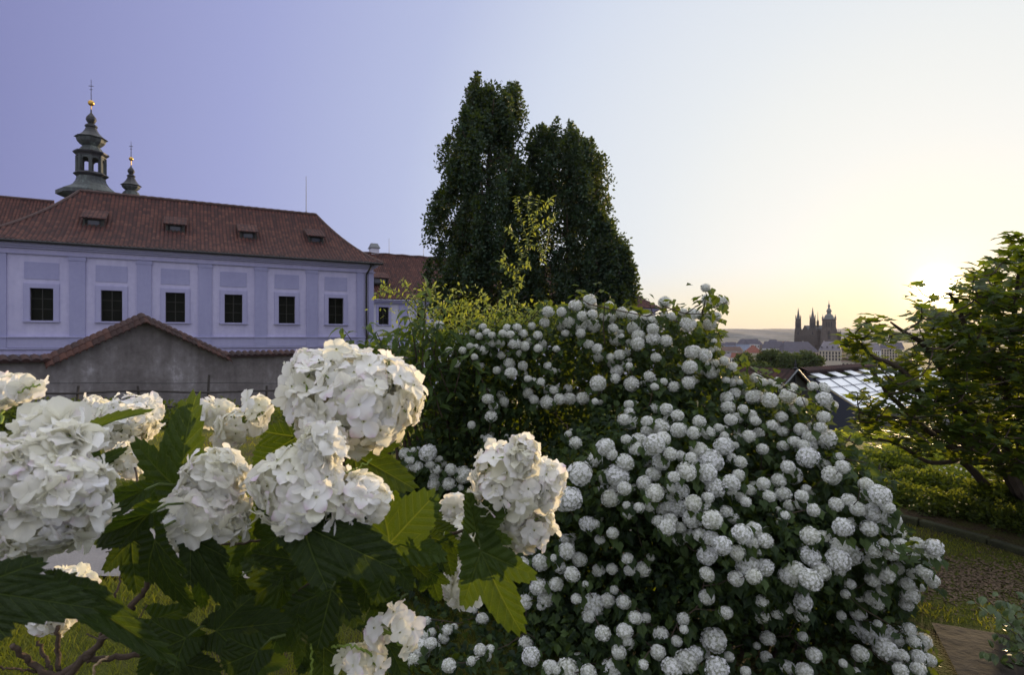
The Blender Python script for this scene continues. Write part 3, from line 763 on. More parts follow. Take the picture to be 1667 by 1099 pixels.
cwin(gt, 1349.3, 553, 540, 4, -4 + 12.6 * KC)
b = MB()
for a, o in ((-1, 1), (1, 1), (1, -1), (-1, -1)):
    q = F_c.p(s + a * 8.9 * KC, -4 + o * 8.9 * KC, 0); b.lathe(q[:2], [(1.3, cz(520.4)), (1.3, cz(518.5)), (1.9, cz(518)), (1.5, cz(516.8)), (.6, cz(516)), (.15, cz(512.5))], 6)
b.build('corner_turrets', m_patina, gt)
c = F_c.p(s, -4, 0)[:2]
b = MB(); b.lathe(c, [(r * KC, cz(y)) for r, y in ((8.4, 520.4), (7.6, 518.8), (7.2, 518.4), (6.2, 515.2), (5.2, 513.6), (3.6, 512.4), (3.0, 511.9), (3.0, 508.6), (3.9, 508.2), (3.7, 506.4), (2.6, 504.2), (1.6, 503), (1.3, 502.4), (1.3, 500.2), (1.9, 499.9), (1.7, 498.3), (.9, 496.4), (.4, 494.5), (.15, 489.8))], 10)
b.build('baroque_helm', m_patina, gt)

# ------------------------------------------------------------------ town below the castle
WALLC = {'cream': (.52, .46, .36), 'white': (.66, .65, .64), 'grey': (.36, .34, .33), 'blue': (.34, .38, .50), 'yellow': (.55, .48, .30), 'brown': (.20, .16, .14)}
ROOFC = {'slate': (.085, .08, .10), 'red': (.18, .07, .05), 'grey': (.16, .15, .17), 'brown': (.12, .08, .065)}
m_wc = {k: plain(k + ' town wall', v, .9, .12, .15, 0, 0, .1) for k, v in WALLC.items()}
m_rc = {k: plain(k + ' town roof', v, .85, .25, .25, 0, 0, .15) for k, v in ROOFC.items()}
m_twin = mat('town window', lambda nt: prin(nt, (.02, .02, .03), .4, None, .2))
winmesh = {}
def town_house(px0, px1, yb, ye, yr, Z, wc, rc, label, rows=0, cols=0, yaw=0.0, depth=14, roof='gable', dorm=0, cat='house', inset=3):
    a = math.atan2((px0 + px1) / 2 - 833.5, FPX) + yaw
    d = np.array([math.cos(a), -math.sin(a)]); n = np.array([-math.sin(a), -math.cos(a)])
    A = P(px0, 550, Z)[:2]
    den = d[0] - (px1 - 833.5) / FPX * d[1]; L = ((px1 - 833.5) / FPX * A[1] - A[0]) / den
    F = Frame(A, d, n); k = Z / FPX
    zb, ze, zr = EYE + (550 - yb) * k, EYE + (550 - ye) * k, EYE + (550 - yr) * k
    gz = float(ground_z(A[0], A[1])); zb = min(zb, gz)
    t = thing('town_house' if cat == 'house' else 'palace', F.p(L / 2, -depth / 2, zb), label, cat)
    b = MB(); F.box(b, 0, L, -depth, 0, zb, ze)
    F.box(b, -.25, L + .25, -depth, .3, ze - .7, ze - .01)
    b.build('wall', m_wc[wc], t)
    b = MB(); e = .5; mid = -depth / 2
    i0 = i1 = (inset if roof == 'hip' else 0)
    q = [F.p(-e, e, ze), F.p(L + e, e, ze), F.p(L + e, -depth - e, ze), F.p(-e, -depth - e, ze), F.p(-e + i0, mid, zr), F.p(L + e - i1, mid, zr)]
    if roof == 'pyramid': q[4] = F.p(L / 2 - .1, mid, zr); q[5] = F.p(L / 2 + .1, mid, zr)
    b.add(np.array(q), [np.array([[0, 1, 5, 4], [2, 3, 4, 5]]), np.array([[1, 2, 5], [3, 0, 4]]), np.array([[0, 3, 2, 1]])])
    rf = b.build('roof', m_rc[rc], t)
    if roof != 'pyramid':
        b = MB(); 
        for u in (.2, .7): F.box(b, L * u - .6, L * u + .6, mid - 1, mid + .2, zr - 1.2, zr + 1.1)
        b.build('chimney', m_wc['grey'], rf)
    if rows:
        w = min(2.4, L / cols * .5); hgt = min(3.2, (ze - zb) / rows * .55); key = (round(w, 1), round(hgt, 1), round(a, 2))
        base = None
        for r in range(rows):
            for cidx in range(cols):
                s = L * (cidx + .5) / cols; z = ze - 1.2 - (r + .5) * min((ze - zb - 1) / rows, 4.2)
                loc = F.p(s, .32, z) - wloc(t)
                if base is None:
                    m_ = MB(); Ff = Frame((0, 0), d, n); Ff.box(m_, -w / 2, w / 2, 0, .1, -hgt / 2, hgt / 2)
                    base = m_.build('window', m_twin, None); base.parent = t; base.location = tuple(float(x) for x in loc)
                else: copy_part(base, t, loc)
    for i in range(dorm):
        b = MB(); s = L * (i + .5) / dorm; zz0 = ze + (zr - ze) * .35
        F.box(b, s - .9, s + .9, -3.6, -1.4, zz0 - .6, zz0 + 1.5); d_ = b.build('dormer', m_rc[rc], rf)
        b = MB(); F.box(b, s - .5, s + .5, -1.5, -1.3, zz0, zz0 + 1.1); b.build('dormer_window', m_twin, d_)
    return t
TH = town_house
TH(1333, 1369, 604, 571, 556.5, 760, 'cream', 'grey', 'tan four storey palace with grey roof and dormers below the great tower', 3, 7, 0.05, 26, 'hip', 4, 'palace', 5)
TH(1276, 1333, 604, 574, 557, 790, 'grey', 'slate', 'long shaded palace wing with dark slate roof below the cathedral', 3, 12, -.45, 30, 'hip', 0, 'palace', 8)  # shade on this wing put into the grey wall colour
TH(1369.5, 1391, 604, 575, 566, 780, 'yellow', 'brown', 'cream palace with low brown roof beside the tan palace', 4, 9, 0.05, 18, 'gable', 0, 'palace')
TH(1391, 1404, 604, 566, 557, 830, 'white', 'slate', 'narrow pale house with slate roof right of the cream palace', 3, 4, .2, 16)
TH(1403, 1432, 606, 571, 559, 850, 'white', 'grey', 'white palace half hidden by the fig branches', 4, 9, .1, 20, 'hip', 0, 'palace')
TH(1430, 1470, 604, 568, 558, 900, 'cream', 'slate', 'cream block behind the fig tree leaves', 4, 9, .1, 20, 'hip', 0, 'palace')
TH(1240, 1275, 604, 568, 556.5, 820, 'white', 'slate', 'white palace with stepped roofline left of the long slate roof', 3, 10, .1, 18, 'hip', 0, 'palace')
TH(1249, 1266, 580, 558.5, 553.5, 840, 'white', 'slate', 'raised white pavilion block on top of the white palace', 1, 5, .1, 12, 'hip', 0)
TH(1262, 1284, 590, 562, 556, 900, 'grey', 'brown', 'low brown roofed house between white palace and slate roof', 0, 0, .1, 16)
TH(1210, 1236, 604, 561, 552.5, 860, 'white', 'slate', 'wide gabled white house with grey blue roof at the left of the town', 1, 7, -.3, 16, 'gable')
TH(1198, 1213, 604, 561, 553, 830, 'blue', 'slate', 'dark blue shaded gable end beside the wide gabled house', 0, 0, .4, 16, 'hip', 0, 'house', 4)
TH(1181, 1198, 604, 563, 557.5, 880, 'blue', 'slate', 'blue grey row house with four pale gables at the far left', 1, 6, .0, 12)
TH(1150, 1181, 604, 564, 558.5, 900, 'blue', 'slate', 'blue grey row house partly behind the white flower heads', 1, 8, .0, 12)
TH(1209, 1240, 604, 575, 562, 620, 'cream', 'red', 'house with red pyramid roof in front of the town', 0, 0, .1, 20, 'pyramid')
TH(1170, 1208, 604, 572, 565, 640, 'grey', 'brown', 'brown roofed low house left of the red pyramid roof', 1, 6, .1, 14, 'hip')
TH(1190, 1216, 604, 583, 575, 480, 'white', 'red', 'small white house with red roof behind the park trees', 1, 4, .2, 10)
TH(1160, 1192, 606, 582, 576, 500, 'cream', 'grey', 'cream house with grey roof at the left edge of the park trees', 1, 5, -.1, 10)
TH(1370, 1408, 612, 589, 583, 480, 'cream', 'brown', 'low cream house at the foot of the palaces', 1, 6, .1, 12)
TH(1228, 1243, 600, 562, 555, 960, 'brown', 'slate', 'dark narrow house behind the gabled white house', 0, 0, .1, 12, 'pyramid')

# ------------------------------------------------------------------ trees
def ovate(n=4, w=.42, fold=.10, bend=.12):
    v = []; uv = []
    for i in range(n + 1):
        t = i / n; ww = w * math.sin(math.pi * min(t * .94 + .06, 1) ** .8) * .5 if i < n else .001
        for x in (-1, 0, 1): v.append((x * ww, t, -bend * t * t + (fold * abs(x) * ww * 2))); uv.append((x * ww, t))
    f = [[i * 3 + j, i * 3 + j + 1, i * 3 + 4 + j, i * 3 + 3 + j] for i in range(n) for j in range(2)]
    return np.array(v), [np.array(f)], np.array(uv)
quadleaf = (np.array([[0, 0, 0], [.33, .45, .08], [0, 1, -.05], [-.33, .45, .08]]), [np.array([[0, 1, 2, 3]])], np.zeros((4, 2)))
def unit(r, n): return nz(r.normal(size=(n, 3)))
def crown(mb, r, centers, radii, per, size, tpl=quadleaf, up=.4, flat=1.0, sc=.35):
    """leaf clumps: at every centre a loose ball of small leaf faces"""
    centers = np.asarray(centers); n = len(centers); radii = np.broadcast_to(radii, (n,))
    o = unit(r, n * per) * (r.random((n * per, 1)) ** .45); o[:, 2] *= flat
    Pn = np.repeat(centers, per, 0) + o * np.repeat(radii, per)[:, None]
    d = nz(o + r.normal(size=o.shape) * .8 + [0, 0, -.2]); nn = nz(r.normal(size=o.shape) * .7 + o * .6 + [0, 0, up])
    ct = np.repeat(r.random(n), per)
    mb.inst(tpl, frames(d, nn), Pn, np.clip(ct * .55 + r.random(n * per) * .45, 0, 1), size * (1 - sc / 2 + sc * r.random(n * per)))
m_bark = plain('grey brown bark', (.085, .065, .05), .9, .35, 14, .6, .02)
m_darkleaf = leafmat('dark hornbeam leaves', [(.007, .015, .010), (.015, .033, .018), (.045, .090, .055)], (.20, .26, .015), .24, .5, .3, 1.5)
m_parkleaf = leafmat('park tree leaves', [(.035, .055, .022), (.07, .10, .035), (.10, .13, .045)], (.16, .20, .03), .25, .7, .15, 2)

def columnar(px, Z, sil, label, seed, nclump, trunk_h=2.5, leaf=.19):
    """sil: list of (y, left px, right px); the crown is a body of revolution-like hull with lumps and fissures"""
    r = rs(seed); k = Z / FPX; sil = np.array(sil, float)
    t = thing('columnar_tree', (*P(px, 550, Z)[:2], float(ground_z(*P(px, 550, Z)[:2]))), label, 'tree', 'dark columnar trees beyond the bush')
    # limbs rise steeply; each ends in an upright plume of foliage, with dark gaps between plumes
    nl = nclump // 13; Lp = []
    while len(Lp) < nl:
        y0 = r.uniform(sil[0, 0] + 20, sil[-1, 0]); L0 = np.interp(y0, sil[:, 0], sil[:, 1]); R0 = np.interp(y0, sil[:, 0], sil[:, 2])
        if r.random() > ((R0 - L0) / (sil[:, 2] - sil[:, 1]).max()) ** .8 + .08: continue
        a = r.uniform(0, 2 * np.pi); hw = max((R0 - L0) / 2 - 3, 3) * r.random() ** .25 * (1 + r.normal(0, .045))
        Lp.append(((L0 + R0) / 2 + hw * math.cos(a), y0, hw * math.sin(a), math.cos(a)))
    Lp = np.array(Lp); n_ = len(Lp) * 13; q = np.repeat(Lp, 13, 0); tt = np.tile(np.linspace(-1, 1, 13), len(Lp)) + r.normal(0, .08, n_)
    wid = (1 - .75 * np.clip(tt, 0, 1)) * .42
    zz = EYE + (550 - q[:, 1]) * k + tt * np.repeat(r.uniform(.55, 1.0, len(Lp)), 13); xx = (q[:, 0] - 833.5) * k - q[:, 3] * .12 * tt + r.normal(0, .10, n_); yy = Z + q[:, 2] * k * .9 + r.normal(0, .15, n_)
    b = MB(); crown(b, r, np.stack([xx, yy, zz], -1), wid, 30, leaf, flat=1.2)
    # inner foliage closing most of the gaps between the plumes
    nc_ = int(nclump * .62); y = r.uniform(sil[0, 0] + 22, sil[-1, 0], nc_); L = np.interp(y, sil[:, 0], sil[:, 1]); R = np.interp(y, sil[:, 0], sil[:, 2]); a = r.uniform(0, 2 * np.pi, nc_); hw = np.maximum((R - L) / 2 - 8, 2) * r.random(nc_) ** .4 * (.93 + .13 * np.sin(a * 6 + y * .07))
    crown(b, r, np.stack([((L + R) / 2 + hw * np.cos(a) - 833.5) * k, Z + hw * np.sin(a) * k * .9, EYE + (550 - y) * k], -1), r.uniform(.3, .5, nc_), 20, leaf, flat=1.3)
    b.build('crown', m_darkleaf, t)
    b = MB(); base = t.location; zt = EYE + (550 - sil[0, 0]) * k
    b.tube([(base.x, base.y, base.z - .3), (base.x + .1, base.y, base.z + trunk_h), (base.x, base.y, zt * .6), (base.x + .1, base.y, zt - .8)], [.30, .24, .14, .03], 8)
    for i in range(26):
        hh = base.z + 2.2 + i * (zt - base.z - 4) / 26; a = i * 2.4; yq = 550 - (hh - EYE) / k
        wd = (np.interp(yq, sil[:, 0], sil[:, 2]) - np.interp(yq, sil[:, 0], sil[:, 1])) / 2 * k * .75
        b.tube([(base.x, base.y, hh), (base.x + math.cos(a) * wd * .5, base.y + math.sin(a) * wd * .5, hh + .6), (base.x + math.cos(a) * wd, base.y + math.sin(a) * wd, hh + 1.8)], [.09, .06, .02], 5)
    b.build('trunk', m_bark, t); return t
columnar(795, 31, [(129, 800, 812), (145, 775, 830), (165, 757, 846), (195, 742, 846), (225, 735, 850), (238, 716, 854), (262, 709, 862), (300, 708, 868), (335, 703, 870), (358, 690, 870), (385, 696, 872), (410, 708, 875), (430, 696, 880), (470, 690, 885), (540, 700, 890)],
         'tallest dark columnar tree, left of its neighbours', 11, 1750)
columnar(925, 32.5, [(203, 884, 900), (215, 872, 925), (232, 864, 950), (250, 858, 972), (275, 852, 984), (300, 850, 990), (335, 846, 998), (380, 842, 1004), (430, 838, 1010), (480, 836, 1014), (545, 834, 1016)],
         'broad dark columnar tree, second tallest, in the middle', 12, 1600)
columnar(985, 31, [(370, 1001, 1014), (385, 985, 1024), (410, 970, 1027), (450, 955, 1030), (500, 950, 1035), (545, 945, 1038)],
         'lowest columnar tree catching sunlight on its right side', 13, 560)

def round_tree(px, py, Z, rw, rh, label, seed, n=90, leafsz=.55, m=None, conif=False, group=None, yb=None):
    r = rs(seed); k = Z / FPX; c = P(px, py, Z); gz = float(ground_z(c[0], c[1]))
    t = thing('park_tree', (c[0], c[1], gz), label, 'tree', group)
    o = unit(r, n) * (r.random((n, 1)) ** .33); ctr = c + o * np.array([rw * k, rw * k * .9, rh * k])
    if conif: ctr[:, 2] = np.round(ctr[:, 2] / (.28 * rh * k)) * .28 * rh * k; 
    b = MB(); crown(b, r, ctr, rw * k * .23, 36, leafsz, flat=.35 if conif else .8); b.build('crown', m or m_parkleaf, t)
    b = MB(); b.tube([(c[0], c[1], gz - .3), (c[0] + .2, c[1], (gz + c[2]) / 2), (c[0], c[1], c[2] + rh * k * .5)], [.03 * rw * k + .1, .03 * rw * k + .06, .03], 7)
    for i in range(6):
        a = i * 1.1; b.tube([(c[0], c[1], c[2] - rh * k * .6), (c[0] + math.cos(a) * rw * k * .6, c[1] + math.sin(a) * rw * k * .6, c[2] + rh * k * .3)], [.12, .03], 5)
    b.build('trunk', m_bark, t)
gpk = 'park trees in front of the town'
round_tree(1218, 592, 150, 22, 17, 'leftmost pale green park tree before the town', 21, group=gpk)
round_tree(1253, 586, 145, 20, 17, 'park tree left of the middle, standing a little higher', 22, group=gpk)
round_tree(1283, 590, 140, 18, 17, 'middle park tree behind the pavilion roof', 23, group=gpk)
round_tree(1314, 589, 150, 23, 17, 'largest park tree just right of the roof finial', 24, group=gpk, n=120)
round_tree(1236, 602, 120, 18, 10, 'low park tree showing under the others at the left', 25, group=gpk)
round_tree(1406, 596, 420, 14, 12, 'dark spreading conifer at the foot of the palaces', 26, 70, .9, leafmat('far conifer', [(.02, .03, .025), (.04, .05, .04)], (.05, .06, .03), .1), True)
round_tree(1360, 612, 110, 22, 8, 'low tree crown behind the greenhouse ridge', 27, group=gpk)
round_tree(1158, 602, 130, 20, 14, 'park tree behind the top right flower heads', 28, group=gpk)
round_tree(1440, 607, 120, 30, 14, 'park tree behind the fig tree', 29, group=gpk)
round_tree(1500, 628, 85, 45, 24, 'broad tree beyond the greenhouse, seen through the fig leaves', 30, group=gpk)
round_tree(1590, 622, 95, 50, 26, 'second broad tree beyond the greenhouse', 31, group=gpk)
round_tree(1665, 628, 80, 45, 30, 'tree at the right edge beyond the greenhouse', 32, group=gpk)

# ------------------------------------------------------------------ greenhouse and tiled porch roof
m_skyglass = mat('greenhouse glass with painted sky reflection', lambda nt: prin(nt, rampn(nt, noise(nt, 2.5, 4), [(.3, (.74, .78, .82)), (.7, (.88, .90, .92))]), .3, None, .8))  # bright sky reflection painted into the base colour as white
m_gframe = plain('grey painted greenhouse frame', (.12, .13, .16), .5, .2, 10)
m_vent_shade = plain('painted shade inside open roof vent', (.018, .018, .022), .8)
m_glasswall = mat('grey blue greenhouse side glass', lambda nt: prin(nt, (.05, .06, .09), .2, None, .6))
GA, GB = P(1309, 607, 22.0), P(1500, 590.0, 30.0)
GC = P(1338, 692, 18.0)
dG = nz((GB - GA)[:2]); LG = float(np.linalg.norm((GB - GA)[:2])); nG = np.array([dG[1], -dG[0]])
if nG[1] > 0: nG = -nG
FG = Frame(GA[:2], dG, nG)
run = float(np.dot(GC[:2] - GA[:2], nG)); zR, zB = GA[2], GC[2]
gh = thing('greenhouse', FG.p(LG / 2, run / 2, zB - 1.2), 'long greenhouse with glass roof panels painted white as sky reflection, open vents and a tiled ridge', 'greenhouse')
G = lambda s, v, up=0.0: FG.p(s, run * v, zR + (zB - zR) * v + up)
b = MB(); b.grid(np.array([[G(s, v) for s in np.linspace(0, LG, 30)] for v in (.20, 1.0)])); b.build('glass_roof', m_skyglass, gh)
b = MB()
for i in range(int(LG / 1.1) + 1):
    s = i * 1.1
    if s <= LG: b.tube([G(s, .2, .02), G(s, 1, .02)], .016, 4)
for v in (.0, .2, .4, .6, .8, 1.0): b.tube([G(0, v, .035), G(LG, v, .035)], .024 if v in (0, .2, 1) else .012, 4)
b.build('glazing_bars', m_gframe, gh)
b = MB(); b.add(np.array([G(0, 0, -.25), G(LG, 0, -.25), G(LG, .2, -.12), G(0, .2, -.12)]), [np.array([[0, 1, 2, 3]])]); b.build('vent_shade_sheet', m_vent_shade, gh)  # near-black sheet painted as the shade under the vents
for i in range(int(LG / 1.5)):
    s = i * 1.5; b = MB()   # triangular side cheeks and tilted sash, the light wedge between two openings painted dark
    b.add(np.array([G(s + .15, .005, .03), G(s + .85, .005, .03), G(s + 1.25, .195, .05), G(s + .55, .195, .05), G(s + .15, .005, .01), G(s + .85, .005, .01), G(s + 1.25, .195, .03), G(s + .55, .195, .03)]), [np.array([[0, 1, 2, 3], [4, 7, 6, 5], [0, 4, 5, 1], [1, 5, 6, 2], [2, 6, 7, 3], [3, 7, 4, 0]])])
    b.build('vent_sash', m_skyglass, gh)
b = MB(); FG.box(b, 0, LG, run - .02, run + .06, zB - .09, zB - .01); FG.box(b, 0, LG, run - .1, run - .02, zB - 2.4, zB - .9); b.build('gutter_beam', m_lead, gh)
b = MB(); FG.box(b, 0, LG, run - .08, run - .05, zB - .9, zB - .09); b.build('side_glazing', m_glasswall, gh)
b = MB()
for s in np.arange(0, LG, 1.5): FG.box(b, s - .03, s + .03, run - .05, run - .01, zB - .9, zB - .09)
b.build('side_posts', m_lead, gh)
b = MB(); roof_slope(b, FG, -.1, LG, 0, 0, .16, -.12, zR + .03, zR + .15, 1, .2, .05, 8, 4); roof_slope(b, FG, -.1, LG, 0, 0, -.4, -.12, zR + .0, zR + .15, 1, .2, .05, 8, 3); FG.box(b, -.1, LG, -.4, .12, zR - .12, zR - .02); b.build('ridge_tiles', m_tile2, gh)
b = MB(); b.poly([G(0, 0, -.03), G(0, 1, -.03), FG.p(0, run, zB - 2.4), FG.p(0, 0, zB - 2.4)]); b.build('end_wall', m_glasswall, gh)

PA_, PB_ = P(1297, 603, 18.0), P(1160, 594.5, 21.6)
dP = nz((PB_ - PA_)[:2]); LP_ = float(np.linalg.norm((PB_ - PA_)[:2])); nP = np.array([-abs(dP[1]), -abs(dP[0]) if dP[0] > 0 else -abs(dP[0])])
nP = np.array([dP[1], -dP[0]]); nP = nP if nP[0] < 0 else -nP
FP = Frame(PA_[:2], dP, nP)
pv = thing('porch_roof', FP.p(LP_ / 2, 0, PA_[2] - 2.6), 'dark tiled gable roof with a spiky finial beside the greenhouse', 'roof')
hw, dz = .78, .62
b = MB(); roof_slope(b, FP, 0, LP_, 0, 0, hw, 0, PA_[2] - dz, PA_[2], .9, .2, .035, 8, 8); roof_slope(b, FP, 0, LP_, 0, 0, -hw, 0, PA_[2] - dz, PA_[2], .9, .2, .035, 8, 8); b.build('roof_tiles', m_tile2, pv)
b = MB(); 
for sg in (-1, 1): b.tube([FP.p(-.05, sg * (hw + .02), PA_[2] - dz - .04), FP.p(-.05, sg * hw * .5, PA_[2] - dz * .52), FP.p(-.05, 0, PA_[2] + .02)], .03, 4)
b.build('barge_boards', m_lead, pv)
b = MB(); b.poly([FP.p(.12, hw * .9, PA_[2] - dz), FP.p(.12, -hw * .9, PA_[2] - dz), FP.p(.12, 0, PA_[2] - .05)]); FP.box(b, .1, LP_, -hw * .8, hw * .8, PA_[2] - 2.8, PA_[2] - dz - .08); b.build('gable_end', m_mull, pv)
b = MB(); b.tube([FP.p(0.05, 0, PA_[2] - .6), FP.p(0.05, 0, PA_[2] + .02)], .03, 5); b.lathe(FP.p(.05, 0, 0)[:2], [(.05, PA_[2]), (.075, PA_[2] + .05), (.03, PA_[2] + .1), (.045, PA_[2] + .13), (.008, PA_[2] + .34)], 8); b.build('finial', m_dark, pv)

# ------------------------------------------------------------------ leaf and flower templates
def lobed(nphi=90, nring=7, lobes=(0, 52), lens=(1.0, .66), wid=(34, 30), base=.40, teeth=24, tooth=.10, droop=.18, fold=.10, pleat=.012, nv=7.0, seed=0, curl=0.0, span=158):
    """palmate leaf: polar mesh round the petiole point; uv = distance along and away from the nearest main vein"""
    r = rs(seed)
    ph = np.radians(np.linspace(-span, span, nphi))
    R = np.zeros(nphi); main = []
    for li, c in enumerate(lobes):
        for sg in ((1,) if c == 0 else (1, -1)): main.append((sg * c, lens[li] * (1 + r.normal(0, .04)), wid[li]))
    d = np.degrees(ph)
    for c, L, w in main:
        x = np.abs(d - c) / w; R = np.maximum(R, L * (1 / (1 + .85 * x ** 1.7)))
    R = np.maximum(R, base * (1 - .25 * np.abs(d) / span))
    if teeth:
        saw = (np.abs(d) * teeth / 150.0) % 1.0
        R = R * (1 + tooth * (saw - .5) * 1.6)
    rho = (np.arange(1, nring + 1) / nring) ** .85
    x = rho[:, None] * (R * np.sin(ph))[None]; y = rho[:, None] * (R * np.cos(ph))[None]
    al = np.zeros_like(x); di = np.full(x.shape, 9.0)
    for c, L, w in main:
        a = math.radians(c); A_ = x * math.sin(a) + y * math.cos(a); D = np.abs(x * math.cos(a) - y * math.sin(a))
        m = (D < di) & (A_ > 0) if c != 0 else ((D < di) & (A_ > 0))
        al = np.where(m, A_, al); di = np.where(m, D, di)
    di = np.where(di > 8, np.hypot(x, y), di)
    rad = np.hypot(x, y)
    z = fold * np.abs(x) - droop * y * np.abs(y) - curl * rad ** 2 + pleat * np.cos(2 * np.pi * (al - di * 1.0) * nv) * np.clip(di * 8, 0, 1) + .03 * np.sin(ph * 5 + seed)[None] * rad ** 2 - .02 * np.exp(-(di / .02) ** 2)
    v = np.concatenate([[[0, 0, 0]], np.stack([x, y, z], -1).reshape(-1, 3)])
    uv = np.concatenate([[[0, 0]], np.stack([al, di], -1).reshape(-1, 2)])
    j = np.arange(nphi - 1)
    f3 = np.stack([j * 0, 2 + j, 1 + j], -1)
    f4 = np.concatenate([np.stack([1 + i * nphi + j, 2 + i * nphi + j, 2 + (i + 1) * nphi + j, 1 + (i + 1) * nphi + j], -1) for i in range(nring - 1)]) if nring > 1 else np.zeros((0, 4), int)
    return v, [f3, f4], uv

def petal(seed, nx=5, ny=6, cup=.13, wave=.085, w=.41):
    r = rs(seed); t = np.linspace(0, 1, ny); u = np.linspace(-1, 1, nx)
    ww = np.where(t < .6, .06 + (w - .06) * np.sin(np.clip(t / .6, 0, 1) * math.pi / 2) ** 1.2, w * np.sqrt(np.clip(1 - ((t - .6) / .44) ** 2, .02, 1)))
    x = ww[:, None] * u[None]; y = t[:, None] * (1 - .10 * u[None] ** 2 * t[:, None]) - .05 * np.exp(-(u[None] * 2.5) ** 2) * (t[:, None] > .95)
    a, b, c = r.uniform(-1, 1, 3)
    z = cup * np.sin(t[:, None] * 1.9) * .55 + x ** 2 * (.5 + .5 * a) + wave * np.sin(u[None] * 3 + b * 3) * t[:, None] + (.16 * c - .05) * t[:, None] ** 3 + .02 * np.cos(u[None] * 9) * t[:, None]
    P_ = np.stack([x, y, z], -1); i = np.arange(ny - 1)[:, None] * nx; j = np.arange(nx - 1)[None]
    return P_.reshape(-1, 3), [np.stack([i + j, i + j + 1, i + nx + j + 1, i + nx + j], -1).reshape(-1, 4)], np.stack([np.broadcast_to(u * .5 + .5, (ny, nx)), np.broadcast_to(t[:, None], (ny, nx))], -1).reshape(-1, 2)
def floret(seed, npet=5, **kw):
    r = rs(seed); V = []; F = []; U = []; n = 0
    for k in range(npet):
        v, f, uv = petal(seed * 10 + k, **kw); a = 2 * math.pi * k / npet + r.normal(0, .10); c, s = math.cos(a), math.sin(a)
        sc = r.uniform(.85, 1.1); tl = r.normal(.06, .13)
        y = v[:, 1] * math.cos(tl) - v[:, 2] * math.sin(tl); z = v[:, 1] * math.sin(tl) + v[:, 2] * math.cos(tl); x = v[:, 0]
        V.append(np.stack([(x * c - y * s) * sc, (x * s + y * c) * sc, z * sc + .006 * k], -1)); F.append(f[0] + n); U.append(uv); n += len(v)
    return np.concatenate(V), [np.concatenate(F)], np.concatenate(U)
FLOR = [floret(s) for s in range(8)]
FLOR_LO = [floret(s, nx=3, ny=3) for s in range(20, 24)]

def b_petal(nt):
    uv = N(nt, 'ShaderNodeUVMap', uv_map='uv').outputs[0]; s = N(nt, 'ShaderNodeSeparateXYZ', {0: uv})
    r = N(nt, 'ShaderNodeAttribute', attribute_name='rnd').outputs['Fac']
    base = rampn(nt, r, [(0, (.74, .74, .62)), (.5, (.90, .90, .88)), (1, (.88, .89, .94))])
    throat = mth(nt, 'LESS_THAN', s.outputs[1], .10)
    base = mixc(nt, mth(nt, 'MULTIPLY', throat, .6), base, (.55, .60, .25))
    n1 = noise(nt, 45, 2)
    edge = N(nt, 'ShaderNodeMapRange', {0: s.outputs[1], 1: .55, 2: 1.0}, interpolation_type='SMOOTHSTEP').outputs[0]
    lil = mth(nt, 'MULTIPLY', edge, N(nt, 'ShaderNodeMapRange', {0: n1, 1: .46, 2: .60}).outputs[0])
    lil = mth(nt, 'MULTIPLY', lil, N(nt, 'ShaderNodeMapRange', {0: r, 1: .35, 2: .8}).outputs[0])
    c = mixc(nt, mth(nt, 'MULTIPLY', lil, .75), base, (.66, .42, .66))
    vein = mth(nt, 'SINE', mth(nt, 'MULTIPLY', s.outputs[0], 70.0))
    bp = bump(nt, mth(nt, 'ADD', mth(nt, 'MULTIPLY', vein, .25), noise(nt, 300, 3)), .25, .0006)
    p = prin(nt, c, .55, bp, .25)
    t = N(nt, 'ShaderNodeBsdfTranslucent', {0: (.92, .89, .72, 1)}).outputs[0]
    return N(nt, 'ShaderNodeMixShader', {0: .42, 1: p, 2: t}).outputs[0]
m_petal = mat('white snowball petals', b_petal)
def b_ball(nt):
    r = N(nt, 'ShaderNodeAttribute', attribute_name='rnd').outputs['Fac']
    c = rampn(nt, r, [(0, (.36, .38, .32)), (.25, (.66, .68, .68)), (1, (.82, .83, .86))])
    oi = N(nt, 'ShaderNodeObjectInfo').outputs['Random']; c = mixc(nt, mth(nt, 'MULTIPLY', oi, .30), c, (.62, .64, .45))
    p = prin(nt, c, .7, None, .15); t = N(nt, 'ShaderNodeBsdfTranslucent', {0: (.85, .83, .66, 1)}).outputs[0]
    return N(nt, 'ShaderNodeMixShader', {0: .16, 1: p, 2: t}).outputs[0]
m_ball = mat('snowball flower heads', b_ball)
m_core = plain('yellow green heart of a flower head', (.38, .40, .24), .9, .3, 40)  # core in its own dull yellow green
